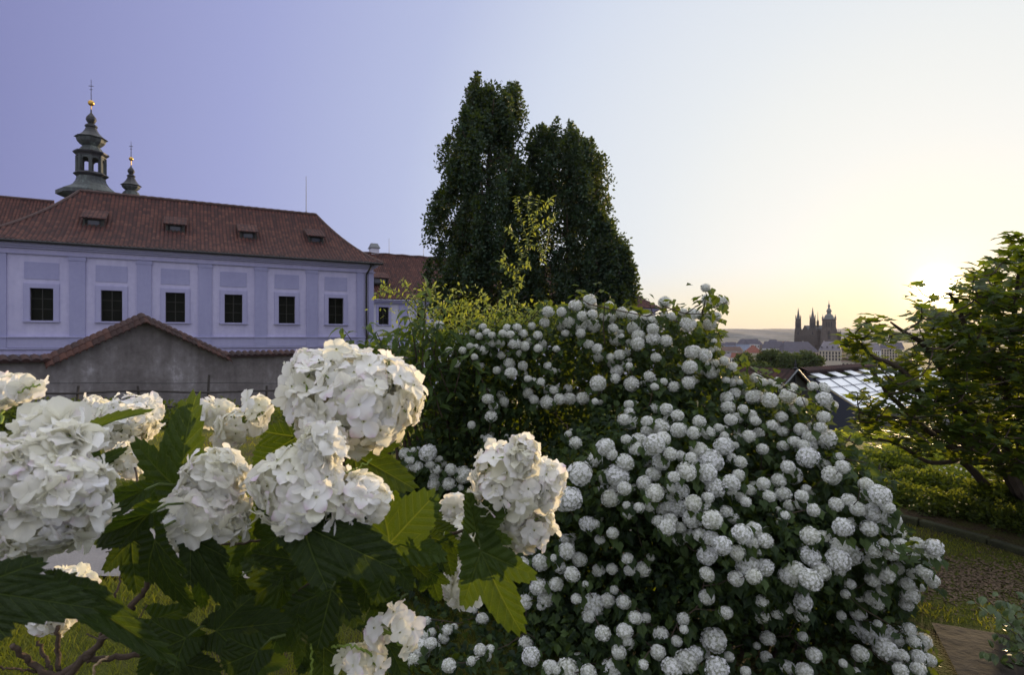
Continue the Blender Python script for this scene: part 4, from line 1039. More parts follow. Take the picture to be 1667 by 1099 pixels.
def b_bigleaf(nt):
    uv = N(nt, 'ShaderNodeUVMap', uv_map='uv').outputs[0]; s = N(nt, 'ShaderNodeSeparateXYZ', {0: uv}); al, di = s.outputs[0], s.outputs[1]
    r = N(nt, 'ShaderNodeAttribute', attribute_name='rnd').outputs['Fac']
    w = mth(nt, 'SUBTRACT', .013, mth(nt, 'MULTIPLY', al, .008))
    main = N(nt, 'ShaderNodeMapRange', {0: mth(nt, 'DIVIDE', di, w), 1: .5, 2: 1.3, 3: 1.0, 4: 0.0}).outputs[0]
    ph = mth(nt, 'FRACT', mth(nt, 'MULTIPLY', mth(nt, 'SUBTRACT', al, di), 7.0))
    ln = mth(nt, 'ABSOLUTE', mth(nt, 'SUBTRACT', ph, .5))
    sec = N(nt, 'ShaderNodeMapRange', {0: ln, 1: .02, 2: .055, 3: 1.0, 4: 0.0}).outputs[0]
    v3 = N(nt, 'ShaderNodeTexVoronoi', {'Scale': 30.0, 'Vector': N(nt, 'ShaderNodeCombineXYZ', {0: al, 1: di}).outputs[0]}, feature='DISTANCE_TO_EDGE').outputs[0]
    ter = N(nt, 'ShaderNodeMapRange', {0: v3, 1: .0, 2: .10, 3: 1.0, 4: 0.0}).outputs[0]
    vein = mth(nt, 'MAXIMUM', main, mth(nt, 'MAXIMUM', mth(nt, 'MULTIPLY', sec, .6), mth(nt, 'MULTIPLY', ter, .16)))
    base = rampn(nt, r, [(0, (.014, .026, .007)), (.5, (.028, .052, .010)), (1, (.058, .098, .016))])
    base = mixc(nt, 1.0, base, rampn(nt, noise(nt, 40, 4), [(.3, (.70, .72, .7)), (.7, (1.25, 1.22, 1.1))]), 'MULTIPLY')
    c = mixc(nt, mth(nt, 'MULTIPLY', vein, .7), base, (.075, .115, .028))
    hgt = mth(nt, 'SUBTRACT', mth(nt, 'MULTIPLY', noise(nt, 260, 3), .3), mth(nt, 'ADD', vein, mth(nt, 'MULTIPLY', ln, -1.2)))
    p = prin(nt, c, .48, bump(nt, hgt, .7, .0022), .22)
    tc_ = mixc(nt, vein, mixc(nt, r, (.045, .080, .004), (.13, .19, .008)), (.19, .24, .02))
    t = N(nt, 'ShaderNodeBsdfTranslucent', {0: tc_}).outputs[0]
    return N(nt, 'ShaderNodeMixShader', {0: .36, 1: p, 2: t}).outputs[0]
m_bigleaf = mat('veined viburnum leaf', b_bigleaf)
m_leaf = leafmat('snowball bush leaves', [(.008, .018, .010), (.018, .036, .014), (.052, .085, .024)], (.24, .32, .014), .28, .55, .18, 12)
m_stem = plain('green flower stalk', (.17, .24, .04), .5, .25, 60)
m_twig = plain('brown twig', (.060, .042, .030), .85, .4, 60, .6, .002)

# ------------------------------------------------------------------ the big snowball bush
HA = [(130,170,32),(213,145,32),(225,170,25),(325,168,27),(397,212,33),(50,207,26),(460,228,27),(170,232,27),(228,222,27),(290,235,22),(335,240,24),(95,268,28),(160,285,31),(230,288,36),(160,330,26),(347,306,28),(74,330,22),(475,300,40),(495,345,32),(577,305,30),(646,152,31),(685,234,27),(752,208,26),(817,218,33),(895,138,38),(977,148,38),(882,68,26),(942,232,28),(780,278,40),(905,280,38),(578,362,36),(652,374,32),(205,394,27),(258,420,27),(365,370,30),(398,348,18),(490,390,35),(262,468,28),(333,468,26),(385,455,30),(595,470,33),(810,440,40),(878,458,34),(935,412,22),(915,430,18),(932,376,15),(790,526,37),(915,550,36),(1035,525,28),(990,490,25),(940,510,25),(260,620,38),(362,592,29),(453,624,36),(370,545,32),(780,617,32),(555,580,30),(585,640,24),(5,548,15),(5,660,22),(95,710,36),(170,708,42),(38,712,28),(440,742,25),(410,830,32),(243,725,18),(655,770,35),(545,840,32),(720,805,35),(620,880,50),(725,890,38),(845,840,35),(812,900,35),(895,905,38),(955,880,28),(990,925,20),(1175,590,30),(1078,612,18),(1050,680,32),(1035,615,22),(1000,600,18),(1010,762,35),(1093,768,25),(1155,705,35),(1180,690,25),(1025,830,38),(1065,820,25),(1130,925,30),(1140,810,25),(1170,840,28),(1210,1000,28),(420,945,28),(480,1000,35),(800,1050,30),(130,965,32),(90,915,20),(340,1030,30),(1050,980,20),(700,640,26),(640,610,20),(880,505,22),(560,240,24),(530,245,22),(570,255,20),(60,265,24),(440,520,22),(20,420,18)]
HB = [(237,80,37),(330,45,22),(388,50,33),(455,68,40),(490,45,32),(322,148,37),(290,208,40),(122,197,46),(75,310,46),(45,335,30),(260,308,37),(320,265,30),(360,260,20),(485,145,35),(525,110,28),(560,10,25),(630,15,28),(690,20,28),(410,240,34),(450,200,30),(457,285,36),(540,215,26),(620,130,25),(655,95,35),(707,140,46),(765,75,36),(830,147,24),(800,130,22),(600,190,40),(690,195,33),(725,260,40),(797,240,35),(570,275,36),(530,265,20),(563,350,40),(630,330,34),(678,345,30),(515,350,25),(625,400,37),(715,405,45),(775,370,28),(840,305,22),(865,325,20),(695,305,28),(935,240,26),(330,340,18),(387,350,24),(432,348,20),(338,380,25),(475,412,25),(525,410,28),(510,440,30),(570,440,22),(155,424,32),(190,425,20),(210,495,22),(268,465,25),(565,493,28),(612,480,26),(660,475,25),(710,490,33),(760,522,38),(828,555,36),(850,470,38),(905,445,24),(895,510,28),(940,495,25),(690,565,38),(690,650,34),(822,670,34),(875,615,42),(900,660,33),(950,620,35),(690,752,28),(775,822,26),(335,580,24),(345,632,22),(403,628,33),(440,575,18),(120,583,28),(85,650,32),(205,633,22),(265,627,22),(62,545,28),(15,695,30),(35,615,22),(55,490,22),(5,580,18),(180,790,42),(160,840,30),(245,768,26),(318,775,28),(370,845,26),(415,845,22),(225,915,32),(320,905,30),(335,960,25),(295,1000,30),(262,1075,42),(160,1090,30),(65,1080,40),(15,1080,20),(535,1070,40),(600,1040,45),(640,1010,32),(735,1075,45),(722,945,42),(585,850,25),(588,898,18),(485,920,30),(405,1055,22),(555,950,25),(470,1000,28),(940,840,32),(935,770,22),(105,760,22),(145,695,15),(275,720,18),(680,1010,20),(790,1020,20),(865,1085,20)]
HC = [(68,35,20),(95,50,12),(120,50,12),(182,100,27),(58,105,22),(118,115,24),(20,148,18),(50,170,18),(158,175,22),(230,122,20),(310,112,28),(310,175,22),(272,65,18),(315,75,15),(200,70,14),(145,62,14),(300,215,20),(322,255,28),(228,220,22),(258,248,22),(162,225,20),(240,278,20),(65,190,18),(125,205,20),(42,245,20),(90,290,16),(5,180,12),(165,280,18),(205,265,20),(252,320,30),(10,338,20),(183,355,22),(200,385,28),(340,385,28),(378,355,22),(93,415,24),(5,385,18),(45,440,20),(12,465,18),(165,452,24),(232,460,20),(230,490,22),(35,475,15),(148,405,20),(248,435,16),(115,460,20),(355,490,24),(400,475,22),(432,505,22),(462,418,25),(508,458,33),(460,455,18),(492,520,34),(540,500,20),(535,562,34),(473,576,26),(560,545,25),(274,510,20),(172,530,18),(378,572,30),(262,602,28),(308,610,28),(372,640,32),(408,670,30),(362,690,34),(100,620,28),(60,580,22),(22,600,25),(50,630,20),(12,665,20),(262,675,26),(300,728,30),(210,738,38),(180,745,28),(262,760,32),(490,650,26),(526,628,16),(550,660,28),(585,638,24),(642,635,26),(704,646,28),(625,670,22),(483,695,24),(510,690,15),(670,732,24),(630,738,18),(575,718,20),(535,742,22),(487,760,24),(520,795,20),(402,777,20),(606,775,22),(620,815,26),(606,845,26),(480,825,22),(500,845,20),(388,812,14),(440,825,14),(238,840,28),(233,880,26),(178,860,20),(146,880,24),(92,887,25),(434,880,24),(372,887,16),(470,950,32),(420,930,25),(540,975,38),(530,1010,36),(504,918,14),(578,980,18),(618,940,20),(633,982,18),(668,980,22),(590,1035,22),(650,1040,26),(690,1048,18),(440,1025,24),(235,965,16),(70,997,12),(110,970,22),(105,1040,18),(275,1030,22),(180,1075,26),(240,1090,24),(650,1080,25),(585,1085,22),(425,1090,14),(380,1060,14)]
HD = [(560,555,55),(630,520,22),(595,610,45),(655,670,50),(760,545,70),(865,600,28),(780,650,32),(830,695,45),(965,695,47),(1075,745,75),(505,800,40),(580,825,45),(818,830,52),(948,825,55),(1048,860,38),(1310,55,40),(1350,120,38),(1450,85,38),(1330,215,50),(1310,425,45),(1250,400,20),(1470,395,20)]
HE = [(640,330,24),(900,340,22),(925,372,24),(880,395,22),(1105,345,24),(960,430,24),(905,480,24),(1120,500,22),(850,520,22),(700,480,22),(1010,510,22),(890,575,20),(1180,430,26),(745,560,20),(780,480,20),(1045,345,20),(1020,380,22),(1065,385,25),(1140,380,25),(1000,440,25),(1090,440,30),(1150,455,30),(1230,390,25),(1230,468,25),(1290,250,30),(1270,315,28),(1195,335,22),(1060,560,30),(1070,615,38),(1140,572,25),(1140,625,28),(1170,650,22),(1205,660,16),(1248,670,24),(1290,572,20),(1170,735,30),(1205,772,25),(1283,790,35),(1300,715,28),(930,770,28),(965,812,25),(1027,785,28),(835,925,20),(825,455,20),(860,460,20),(955,390,20),(985,600,22)]
HF = [(870,705,38),(905,760,30),(815,775,28),(945,695,25),(970,620,24),(1015,650,30),(880,598,30),(840,545,22),(800,600,24),(470,1060,28),(610,990,26),(655,985,18),(465,900,22),(570,1040,18),(390,960,28),(345,985,40),(840,1020,35),(925,1070,30),(340,560,30),(280,550,25),(620,850,25),(235,600,20),(150,610,18),(370,860,18),(580,790,15)]
BL = []
for lst, ox, oy, sc in ((HA, 900, 450, 3.546), (HB, 900, 700, 2.754), (HC, 1200, 600, 2.203), (HD, 560, 640, 5.557), (HE, 540, 440, 3.664), (HF, 560, 700, 2.755)):
    for x, y, r_ in lst: BL.append((ox + x / sc, oy + y / sc, r_ / sc))
BL = np.array(BL)
# the crops overlap: keep one head where two readings coincide
keep = []
for i in np.argsort(-BL[:, 2]):
    if all(math.hypot(BL[i, 0] - BL[j, 0], BL[i, 1] - BL[j, 1]) > .52 * max(BL[i, 2], BL[j, 2]) for j in keep): keep.append(i)
BL = BL[keep]
# further, half hidden heads: they crowd where the photo's heads crowd
rx_ = rs(88); EX = []
for _ in range(4000):
    i = rx_.integers(len(BL)); a = rx_.uniform(0, 6.28); rr0 = BL[i, 2] * rx_.uniform(1.3, 2.2); e = (BL[i, 0] + rr0 * math.cos(a), BL[i, 1] + rr0 * .8 * math.sin(a), BL[i, 2] * rx_.uniform(.6, .95))
    if e[1] < 500 or (950 < e[0] < 1180 and e[1] > 850) or len(EX) > 190: continue
    if (e[0] - 1080) ** 2 / 170 ** 2 + (e[1] - 935) ** 2 / 80 ** 2 < 1: continue
    if all(math.hypot(e[0] - b[0], e[1] - b[1]) > .95 * max(e[2], b[2]) for b in EX) and (np.hypot(BL[:, 0] - e[0], BL[:, 1] - e[1]) > .8 * BL[:, 2]).all(): EX.append(e)
NB = len(BL); BL = np.concatenate([BL, np.array(EX)])
HEAD_R = .0285
def bush_depth(x, y):
    x = np.atleast_1d(np.asarray(x, float)); y = np.atleast_1d(np.asarray(y, float))
    d2 = (x[:, None] - BL[None, :, 0]) ** 2 + (y[:, None] - BL[None, :, 1]) ** 2
    w = np.exp(-d2 / (2 * 75.0 ** 2)) + 1e-6
    rm = (w * BL[None, :, 2]).sum(1) / w.sum(1)
    return np.clip(np.minimum(FPX * HEAD_R / rm, 1.50 * FPX / np.maximum(y - 550, 120)), 1.65, 3.6)
rb = rs(5)
bz = bush_depth(BL[:, 0], BL[:, 1])
bdep = bz + rb.uniform(-.12, .06, len(BL))
bdep[NB:] = bz[NB:] + rb.uniform(.04, .16, len(BL) - NB)
bpos = PA(BL[:, 0], BL[:, 1], bdep)
brad = BL[:, 2] / FPX * bdep * np.clip(rb.normal(1.20, .09, len(BL)), 1.0, 1.42)
okb = bpos[:, 2] > .05; bpos, brad, BL2 = bpos[okb], brad[okb], BL[okb]
bush = thing('snowball_bush', (1.1, 2.8, 0), 'huge snowball bush covered in hundreds of round white flower heads, filling the lower right middle', 'bush')

def ball_mesh(seed, nf=190):
    r = rs(seed); i = np.arange(nf) + .5; phi = np.arccos(1 - 2 * i / nf); th = math.pi * (1 + 5 ** .5) * i
    n = np.stack([np.cos(th) * np.sin(phi), np.sin(th) * np.sin(phi), np.cos(phi)], -1) + r.normal(0, .05, (nf, 3)); n = nz(n)
    lump = 1 + .07 * np.sin(n[:, 0] * 4 + seed) * np.cos(n[:, 1] * 4) ; nn = nz(n + r.normal(0, .28, n.shape))
    # low floret: five kite petals
    V = [[0, 0, -.03]]; F = []
    for k in range(5):
        a = 2 * math.pi * k / 5; b = len(V)
        for (rad, da, z) in ((.62, -.48, .02), (1.0, 0, .06), (.62, .48, .0)): V.append([rad * math.cos(a + da), rad * math.sin(a + da), z])
        F.append([0, b, b + 1, b + 2])
    tpl = (np.array(V), [np.array(F)], np.zeros((len(V), 2)))
    m = MB(); d = nz(np.cross(nn, r.normal(size=nn.shape)))
    m.inst(tpl, frames(d, nn), n * lump[:, None] * .93, r.random(nf) * .8 + .2, .160 * r.uniform(.8, 1.2, nf))
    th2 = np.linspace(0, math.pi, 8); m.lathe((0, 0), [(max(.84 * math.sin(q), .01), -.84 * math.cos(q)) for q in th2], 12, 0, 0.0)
    return m
balls = [ball_mesh(40 + i) for i in range(6)]
def as_tpl(m): return (np.concatenate(m.V), [np.concatenate(f) for f in m.F.values()], np.concatenate(m.U)), np.concatenate(m.T)
order = np.argsort(-BL2[:, 2]); own = []
rots = [np.array([[math.cos(a), -math.sin(a), 0], [math.sin(a), math.cos(a), 0], [0, 0, 1.0]]) for a in np.linspace(0, 6.2, 12)]
protos = {}
for q, i in enumerate(order[:98]):
    k = q % 6
    if k not in protos:
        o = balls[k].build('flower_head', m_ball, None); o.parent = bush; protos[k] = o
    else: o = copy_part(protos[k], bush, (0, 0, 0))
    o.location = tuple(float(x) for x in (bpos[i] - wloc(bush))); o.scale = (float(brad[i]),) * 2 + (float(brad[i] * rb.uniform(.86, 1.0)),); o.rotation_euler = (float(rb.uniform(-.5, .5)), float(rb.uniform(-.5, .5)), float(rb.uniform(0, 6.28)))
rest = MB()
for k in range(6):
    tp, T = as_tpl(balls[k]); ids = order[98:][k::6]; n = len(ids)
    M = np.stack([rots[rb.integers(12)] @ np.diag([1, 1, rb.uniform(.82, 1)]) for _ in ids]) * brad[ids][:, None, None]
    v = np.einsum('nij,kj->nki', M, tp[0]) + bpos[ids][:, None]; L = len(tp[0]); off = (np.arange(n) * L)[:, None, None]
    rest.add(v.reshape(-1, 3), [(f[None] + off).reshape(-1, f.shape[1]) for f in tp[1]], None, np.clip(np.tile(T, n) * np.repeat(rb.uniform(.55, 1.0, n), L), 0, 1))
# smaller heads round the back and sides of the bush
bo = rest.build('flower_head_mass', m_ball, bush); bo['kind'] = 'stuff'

BUSH = [(655, 735), (700, 690), (700, 640), (720, 590), (760, 530), (800, 520), (880, 505), (905, 485), (960, 478), (1015, 487), (1050, 495), (1082, 505), (1110, 498), (1130, 508), (1140, 520), (1180, 525), (1165, 545), (1172, 580), (1215, 592), (1250, 628), (1320, 640), (1345, 650), (1345, 690), (1400, 745), (1440, 790), (1462, 850), (1490, 880), (1500, 930), (1470, 1000), (1490, 1040), (1500, 1110), (630, 1110), (640, 900), (640, 780)]
leaf_lo = lobed(13, 1, wid=(30, 27), base=.40, teeth=0, droop=.25, fold=.22, pleat=0, span=140)
leaf_lo2 = lobed(13, 1, wid=(22, 20), base=.34, teeth=0, droop=.45, fold=.05, pleat=0, span=140, seed=3)
xs_ = rb.uniform(630, 1510, 40000); ys_ = rb.uniform(470, 1110, 40000)
LEAFP = [(x, y + (15 if y < 660 else 4)) for x, y in BUSH]
m_ = inpoly(xs_, ys_, LEAFP); xs_, ys_ = xs_[m_], ys_[m_]
dd = bush_depth(xs_, ys_)
layer = rb.random(len(xs_)); dep = dd + np.where(layer < .42, rb.uniform(.02, .22, len(xs_)), rb.uniform(.2, .95, len(xs_)))
# keep the leaves off the middle hollow so the heads there hang in the dark
pos = PA(xs_, ys_, dep); ok = pos[:, 2] > .03; pos = pos[ok]
nL = len(pos); d = nz(np.stack([rb.normal(0, .8, nL), -rb.random(nL) * .9, rb.normal(-.25, .5, nL)], -1)); nn = nz(np.stack([rb.normal(0, .5, nL), -.35 + rb.normal(0, .45, nL), .75 + rb.normal(0, .3, nL)], -1))
fm = MB(); h_ = nL // 2; sz = rb.uniform(.024, .048, nL) * np.where(layer[ok] < .42, 1.0, 1.7)
fm.inst(leaf_lo, frames(d[:h_], nn[:h_]), pos[:h_], None, sz[:h_]); fm.inst(leaf_lo2, frames(d[h_:], nn[h_:]), pos[h_:], None, sz[h_:])
# a ruff of leaves right behind each head
for rep in range(3):
    n_ = len(bpos); a = rb.uniform(0, 6.28, n_)
    o = np.stack([np.cos(a), np.full(n_, (.35, .30, -.25)[rep]), np.sin(a) * .8 - (.2, .2, .75)[rep]], -1) * brad[:, None] * rb.uniform(.7, 1.15, (n_, 1))
    fm.inst(leaf_lo, frames(nz(o + [0, -.3, -.2]), nz(np.stack([rb.normal(0, .3, n_), -.6 * np.ones(n_), .8 * np.ones(n_)], -1))), bpos + o, .3 + .7 * rb.random(n_), rb.uniform(.03, .055, n_))
# the tall shoot at the top right and a few free twig tips
tips = [(1150, 480, 2.35), (1172, 480, 2.3), (1146, 488, 2.3), (1183, 492, 2.3), (1136, 497, 2.4), (1160, 500, 2.4), (1158, 512, 2.4), (1110, 500, 2.5), (1085, 498, 2.5), (1212, 592, 2.6), (1300, 634, 2.7), (1480, 902, 2.3), (1465, 885, 2.3), (1495, 915, 2.3), (1452, 1020, 2.3), (985, 486, 2.7), (935, 480, 2.7), (1400, 792, 2.4), (1235, 610, 2.6), (1265, 622, 2.6)]
for i in range(len(BUSH) - 4):
    (x0, y0), (x1, y1) = BUSH[i], BUSH[i + 1]
    if y0 > 1040 or x0 < 690: continue
    for _ in range(max(int(math.hypot(x1 - x0, y1 - y0) / 22), 1)):
        u = rb.random(); nx_, ny_ = (y1 - y0), -(x1 - x0); ll = math.hypot(nx_, ny_) or 1; e = rb.uniform(-8, 12); x, y = x0 + (x1 - x0) * u + nx_ / ll * e, y0 + (y1 - y0) * u + ny_ / ll * e
        tips.append((x, y, float(bush_depth(x, y)[0]) + .08))
for (x, y, z) in tips:
    n_ = int(rb.integers(2, 6)); c = P(x, y, z) + rb.normal(0, .022, (n_, 3)); dd_ = nz(rb.normal(size=(n_, 3)) * [1, .6, .5] + [0, -.1, -.05])
    fm.inst(leaf_lo, frames(dd_, nz(rb.normal(0, .35, (n_, 3)) + [0, -.3, 1])), c, .4 + .6 * rb.random(n_), rb.uniform(.028, .045, n_))
fm.build('foliage', m_leaf, bush)
bm_ = MB()
bases = [np.array([.9 + .35 * math.cos(a), 3.0 + .2 * math.sin(a), -.02]) for a in np.linspace(0, 5.6, 9)]
def grow(mbt, nodes, ends, r, behind, sag=.05):
    """join every end to the nearest twig already there, so the twigs fork instead of fanning out"""
    nodes = [np.array(q) for q in nodes]; A = np.array(nodes); left = list(np.argsort(((ends[:, None] - A[None]) ** 2).sum(2).min(1)))
    for i in left:
        A = np.array(nodes); e = ends[i]; w = ((A - e - behind) ** 2 * [1, 1, 1.4]).sum(1); hh = A[int(np.argmin(w))]
        if np.linalg.norm(e - hh) > .40 and r < .005: hh = e + np.array([rb.normal(0, .04), .14, -.22])
        L = np.linalg.norm(e - hh); mid = (hh + e) / 2 + np.array([0, 0, -sag * L]) + rb.normal(0, .04 * L, 3)
        mbt.tube([hh, mid, e], [r, r * .8, r * .5], 4, cap=False); nodes.append(mid); nodes.append(hh * .2 + e * .8)
limbn = []
for i, a in enumerate(np.linspace(0, 1, 26)):
    tx, ty = 700 + a * 740, 560 + 90 * math.sin(i * 2.1) + 190 * a * a; D_ = float(bush_depth(tx, ty)[0]) + .75; top_ = P(tx, ty + 70, D_); b0 = np.array([.15 + 1.25 * a, 3.15 - .35 * a, -.02]); t3 = np.linspace(0, 1, 8)[:, None]
    q = b0 + (top_ - b0) * t3 + np.array([0, .12, .0]) * np.sin(t3 * math.pi) + rb.normal(0, .012, (8, 3)); bm_.tube(q, np.linspace(.013, .005, 8), 5); limbn += list(q[2:])
grow(bm_, limbn, np.concatenate([bpos + [0, .02, 0], np.array([P(*t_) for t_ in tips])]), .0032, np.array([0, .10, -.06]))
bm_.build('branches', m_twig, bush)

# ------------------------------------------------------------------ elder-like shrub behind the bush, left
ov = ovate(3, .50, .12, .30); ov2 = ovate(3, .42, .2, .55)
m_elder = leafmat('elder leaves', [(.014, .030, .011), (.034, .064, .018), (.075, .12, .026)], (.26, .36, .018), .32, .5, .2, 12)
m_lime = leafmat('young rose leaves', [(.12, .17, .03), (.21, .27, .045), (.32, .36, .07)], (.55, .58, .05), .38, .5, .3, 20)
re_ = rs(9)
eld = thing('elder_shrub', P(700, 1000, 3.9) * [1, 1, 0], 'dark green shrub with drooping pointed leaves, left behind the snowball bush', 'shrub')
em = MB(); es = MB()
def shoot(pts, Z, n, size, droop=.5, lf=None, mbl=None, mbs=None, spread=1.0, r=None):
    """arching shoot through pixel points with pairs of leaves along it"""
    r = r or re_; pts = np.array(pts, float); k = np.linspace(0, 1, len(pts)); t = np.linspace(0, 1, max(n, 4))
    px = np.interp(t, k, pts[:, 0]); py = np.interp(t, k, pts[:, 1]); q = PA(px, py, Z + .15 * (1 - t)); q[:, 1] += r.normal(0, .01, len(t))
    mbs.tube(q, np.linspace(.0035, .0012, len(t)) * max(Z / 2.5, .5), 4, cap=False)
    tg = nz(np.gradient(q, axis=0))
    for i in range(len(t)):
        for sg in (-1, 1):
            a = r.uniform(0, 6.28); side = nz(np.cross(tg[i], [math.cos(a), math.sin(a), .2]))
            d = nz(side * sg * spread + tg[i] * .5 + np.array([0, -.15, -droop * r.uniform(.4, 1.3)]))
            mbl.inst(lf, frames(d[None], nz(np.array([[r.normal(0, .4), r.normal(-.4, .3), 1.0]]))), (q[i] + d * .006)[None], np.array([np.clip(.25 + .6 * t[i] + r.normal(0, .2), 0, 1)]), size * r.uniform(.75, 1.2))
for pts, n in [(([(585, 600), (575, 560), (557, 534)]), 6), (([(600, 600), (598, 560), (600, 528)]), 6), (([(640, 610), (622, 560), (612, 540)]), 6), (([(655, 600), (650, 560), (640, 545)]), 6),
               (([(690, 640), (688, 560), (692, 500), (694, 468)]), 13), (([(680, 600), (672, 540), (662, 505)]), 8), (([(700, 620), (712, 540), (722, 490)]), 9), (([(730, 640), (700, 560), (680, 490)]), 10),
               (([(640, 640), (600, 590), (560, 575)]), 7), (([(660, 640), (630, 600), (590, 585)]), 7), (([(740, 640), (750, 600), (740, 570)]), 6), (([(800, 650), (780, 610), (765, 580)]), 7), (([(720, 680), (700, 620), (690, 590)]), 8)]:
    shoot(pts, 3.45, n, .075, .6, ov2, em, es)
SH = [(560, 560), (600, 545), (650, 520), (690, 490), (720, 500), (760, 540), (800, 570), (820, 620), (800, 690), (760, 760), (690, 780), (640, 700), (600, 640), (560, 600)]
x_ = re_.uniform(555, 825, 5200); y_ = re_.uniform(480, 900, 5200); SH2 = [(560, 575), (620, 550), (680, 520), (740, 540), (800, 560), (830, 620), (850, 900), (660, 900), (640, 700), (600, 640), (556, 610)]
m_ = inpoly(x_, y_, SH2); x_, y_ = x_[m_], y_[m_]; q = PA(x_, y_, 3.55 + re_.random(len(x_)) * .9 + .25 * (y_ > 640)); q = q[q[:, 2] > .05]; n_ = len(q)
em.inst(ov2, frames(nz(re_.normal(size=(n_, 3)) * [1, .5, .6] + [0, -.3, -.5]), nz(re_.normal(0, .4, (n_, 3)) + [0, -.4, .9])), q, re_.random(n_) * .6, re_.uniform(.05, .10, n_))
em.build('foliage', m_elder, eld)
for i in range(16):
    a = P(640 + i * 11, 1000, 4.0); a[2] = 0; b_ = P(575 + i * 15, 600 - (i % 4) * 12, 3.9); es.tube([a, (a + b_) / 2 + [.05, 0, .1], b_], [.016, .012, .006], 5)
es.build('branches', m_twig, eld)

# ------------------------------------------------------------------ climbing rose: lime sprays and the tall sprig
rose = thing('climbing_rose', P(840, 1000, 3.7) * [1, 1, 0], 'lime green climbing rose with a tall thin sprig rising in front of the dark trees', 'climbing plant')
rm_ = MB(); rs_ = MB(); rr = rs(31)
for pts, n in [(([(832, 520), (836, 480), (842, 440), (858, 400), (872, 350), (880, 318)]), 26), (([(842, 445), (826, 430), (818, 412)]), 9), (([(850, 420), (838, 385), (828, 372)]), 11), (([(860, 395), (845, 350), (842, 320)]), 13),
               (([(866, 380), (885, 365), (903, 352)]), 11), (([(872, 355), (890, 335), (898, 322)]), 8), (([(868, 370), (858, 340), (862, 315)]), 9), (([(880, 420), (890, 400), (895, 370)]), 7), (([(858, 400), (878, 400), (884, 425)]), 8),
               (([(840, 450), (822, 440), (815, 428)]), 7), (([(838, 470), (822, 478), (812, 500)]), 8), (([(836, 480), (846, 465), (850, 455)]), 8), (([(846, 430), (862, 432), (858, 424)]), 5),
               (([(720, 540), (712, 490), (706, 462)]), 12), (([(740, 540), (742, 500), (735, 470)]), 11), (([(690, 520), (650, 478), (622, 462)]), 16), (([(640, 480), (620, 474), (610, 482)]), 8), (([(680, 500), (665, 470), (655, 458)]), 9),
               (([(760, 540), (775, 500), (790, 482)]), 11), (([(790, 540), (770, 505), (755, 495)]), 9), (([(810, 540), (800, 500), (782, 474)]), 11), (([(860, 530), (880, 505), (893, 494)]), 10), (([(850, 530), (868, 510), (872, 500)]), 8),
               (([(900, 520), (915, 505), (925, 500)]), 7), (([(700, 520), (730, 500), (760, 490)]), 11), (([(720, 500), (700, 475), (690, 466)]), 9)]:
    shoot(pts, 3.75, int(n * 1.5), .030, .3, ov, rm_, rs_, 1.0, rr)
x_ = np.concatenate([rr.normal(830, 55, 1700), rr.normal(720, 40, 500)]); y_ = np.concatenate([rr.normal(532, 18, 1700), rr.normal(515, 22, 500)]); q = PA(x_, y_, 3.65 + .5 * rr.random(2200)); n_ = len(q)
rm_.inst(ov, frames(unit(rr, n_), nz(rr.normal(0, .5, (n_, 3)) + [0, -.3, 1])), q, rr.random(n_) * .7, rr.uniform(.018, .034, n_))
rm_.build('foliage', m_lime, rose)
for i in range(8): a = P(800 + 12 * i, 900, 3.95); a[2] = 0; rs_.tube([a, P(790 + 14 * i, 640, 3.95), P(780 + 16 * i, 535, 3.85)], [.012, .008, .004], 5)
rs_.build('stems', plain('green rose cane', (.10, .12, .04), .6), rose)

# ------------------------------------------------------------------ fig-like tree on the right
rf_ = rs(17)
fig = thing('fig_tree', (4.9, 5.3, float(ground_z(4.9, 5.3))), 'spreading tree with large lobed leaves at the right edge, low sun behind it', 'tree')
m_fig = leafmat('fig leaves', [(.014, .028, .009), (.032, .058, .014), (.062, .098, .020)], (.34, .42, .02), .36, .5, .25, 5)
CR = [(1374, 560), (1400, 534), (1432, 512), (1462, 506), (1500, 500), (1545, 498), (1562, 470), (1585, 448), (1620, 420), (1655, 392), (1720, 375), (1800, 390), (1950, 470), (2000, 700), (1850, 800), (1700, 790), (1640, 775), (1560, 745), (1500, 738), (1425, 728), (1385, 700), (1405, 655), (1400, 615), (1378, 590)]
x_ = rf_.uniform(1370, 1990, 3600); y_ = rf_.uniform(375, 870, 3600); m_ = inpoly(x_, y_, CR)
dens = np.clip((x_ - 1372) / 170, .18, 1); m_ &= rf_.random(3600) < dens; x_, y_ = x_[m_][:1250], y_[m_][:1250]
fd = rf_.uniform(3.9, 5.9, len(x_)); fd = np.where(x_ < 1450, rf_.uniform(4.0, 4.7, len(x_)), fd); ends = PA(x_, y_, fd)
ends = np.concatenate([ends, [P(x, y, z) for x, y, z in ((1492, 466, 4.4), (1650, 385, 4.4), (1640, 382, 4.4), (1662, 384, 4.4), (1378, 548, 4.3), (1392, 540, 4.3), (1410, 524, 4.3), (1425, 516, 4.3), (1382, 576, 4.3), (1396, 640, 4.3), (1400, 690, 4.3), (1510, 490, 4.4), (1580, 440, 4.6), (1560, 455, 4.4), (1600, 430, 4.4))]])
figleaf = [lobed(21, 2, lobes=(0, 44, 92), lens=(1, .84, .6), wid=(22, 22, 24), base=.42, teeth=0, droop=.35, fold=.12, pleat=0, span=150, seed=s) for s in range(3)]
fl = MB(); ft = MB(); tz = fig.location.z; base = np.array([4.9, 5.3, tz])
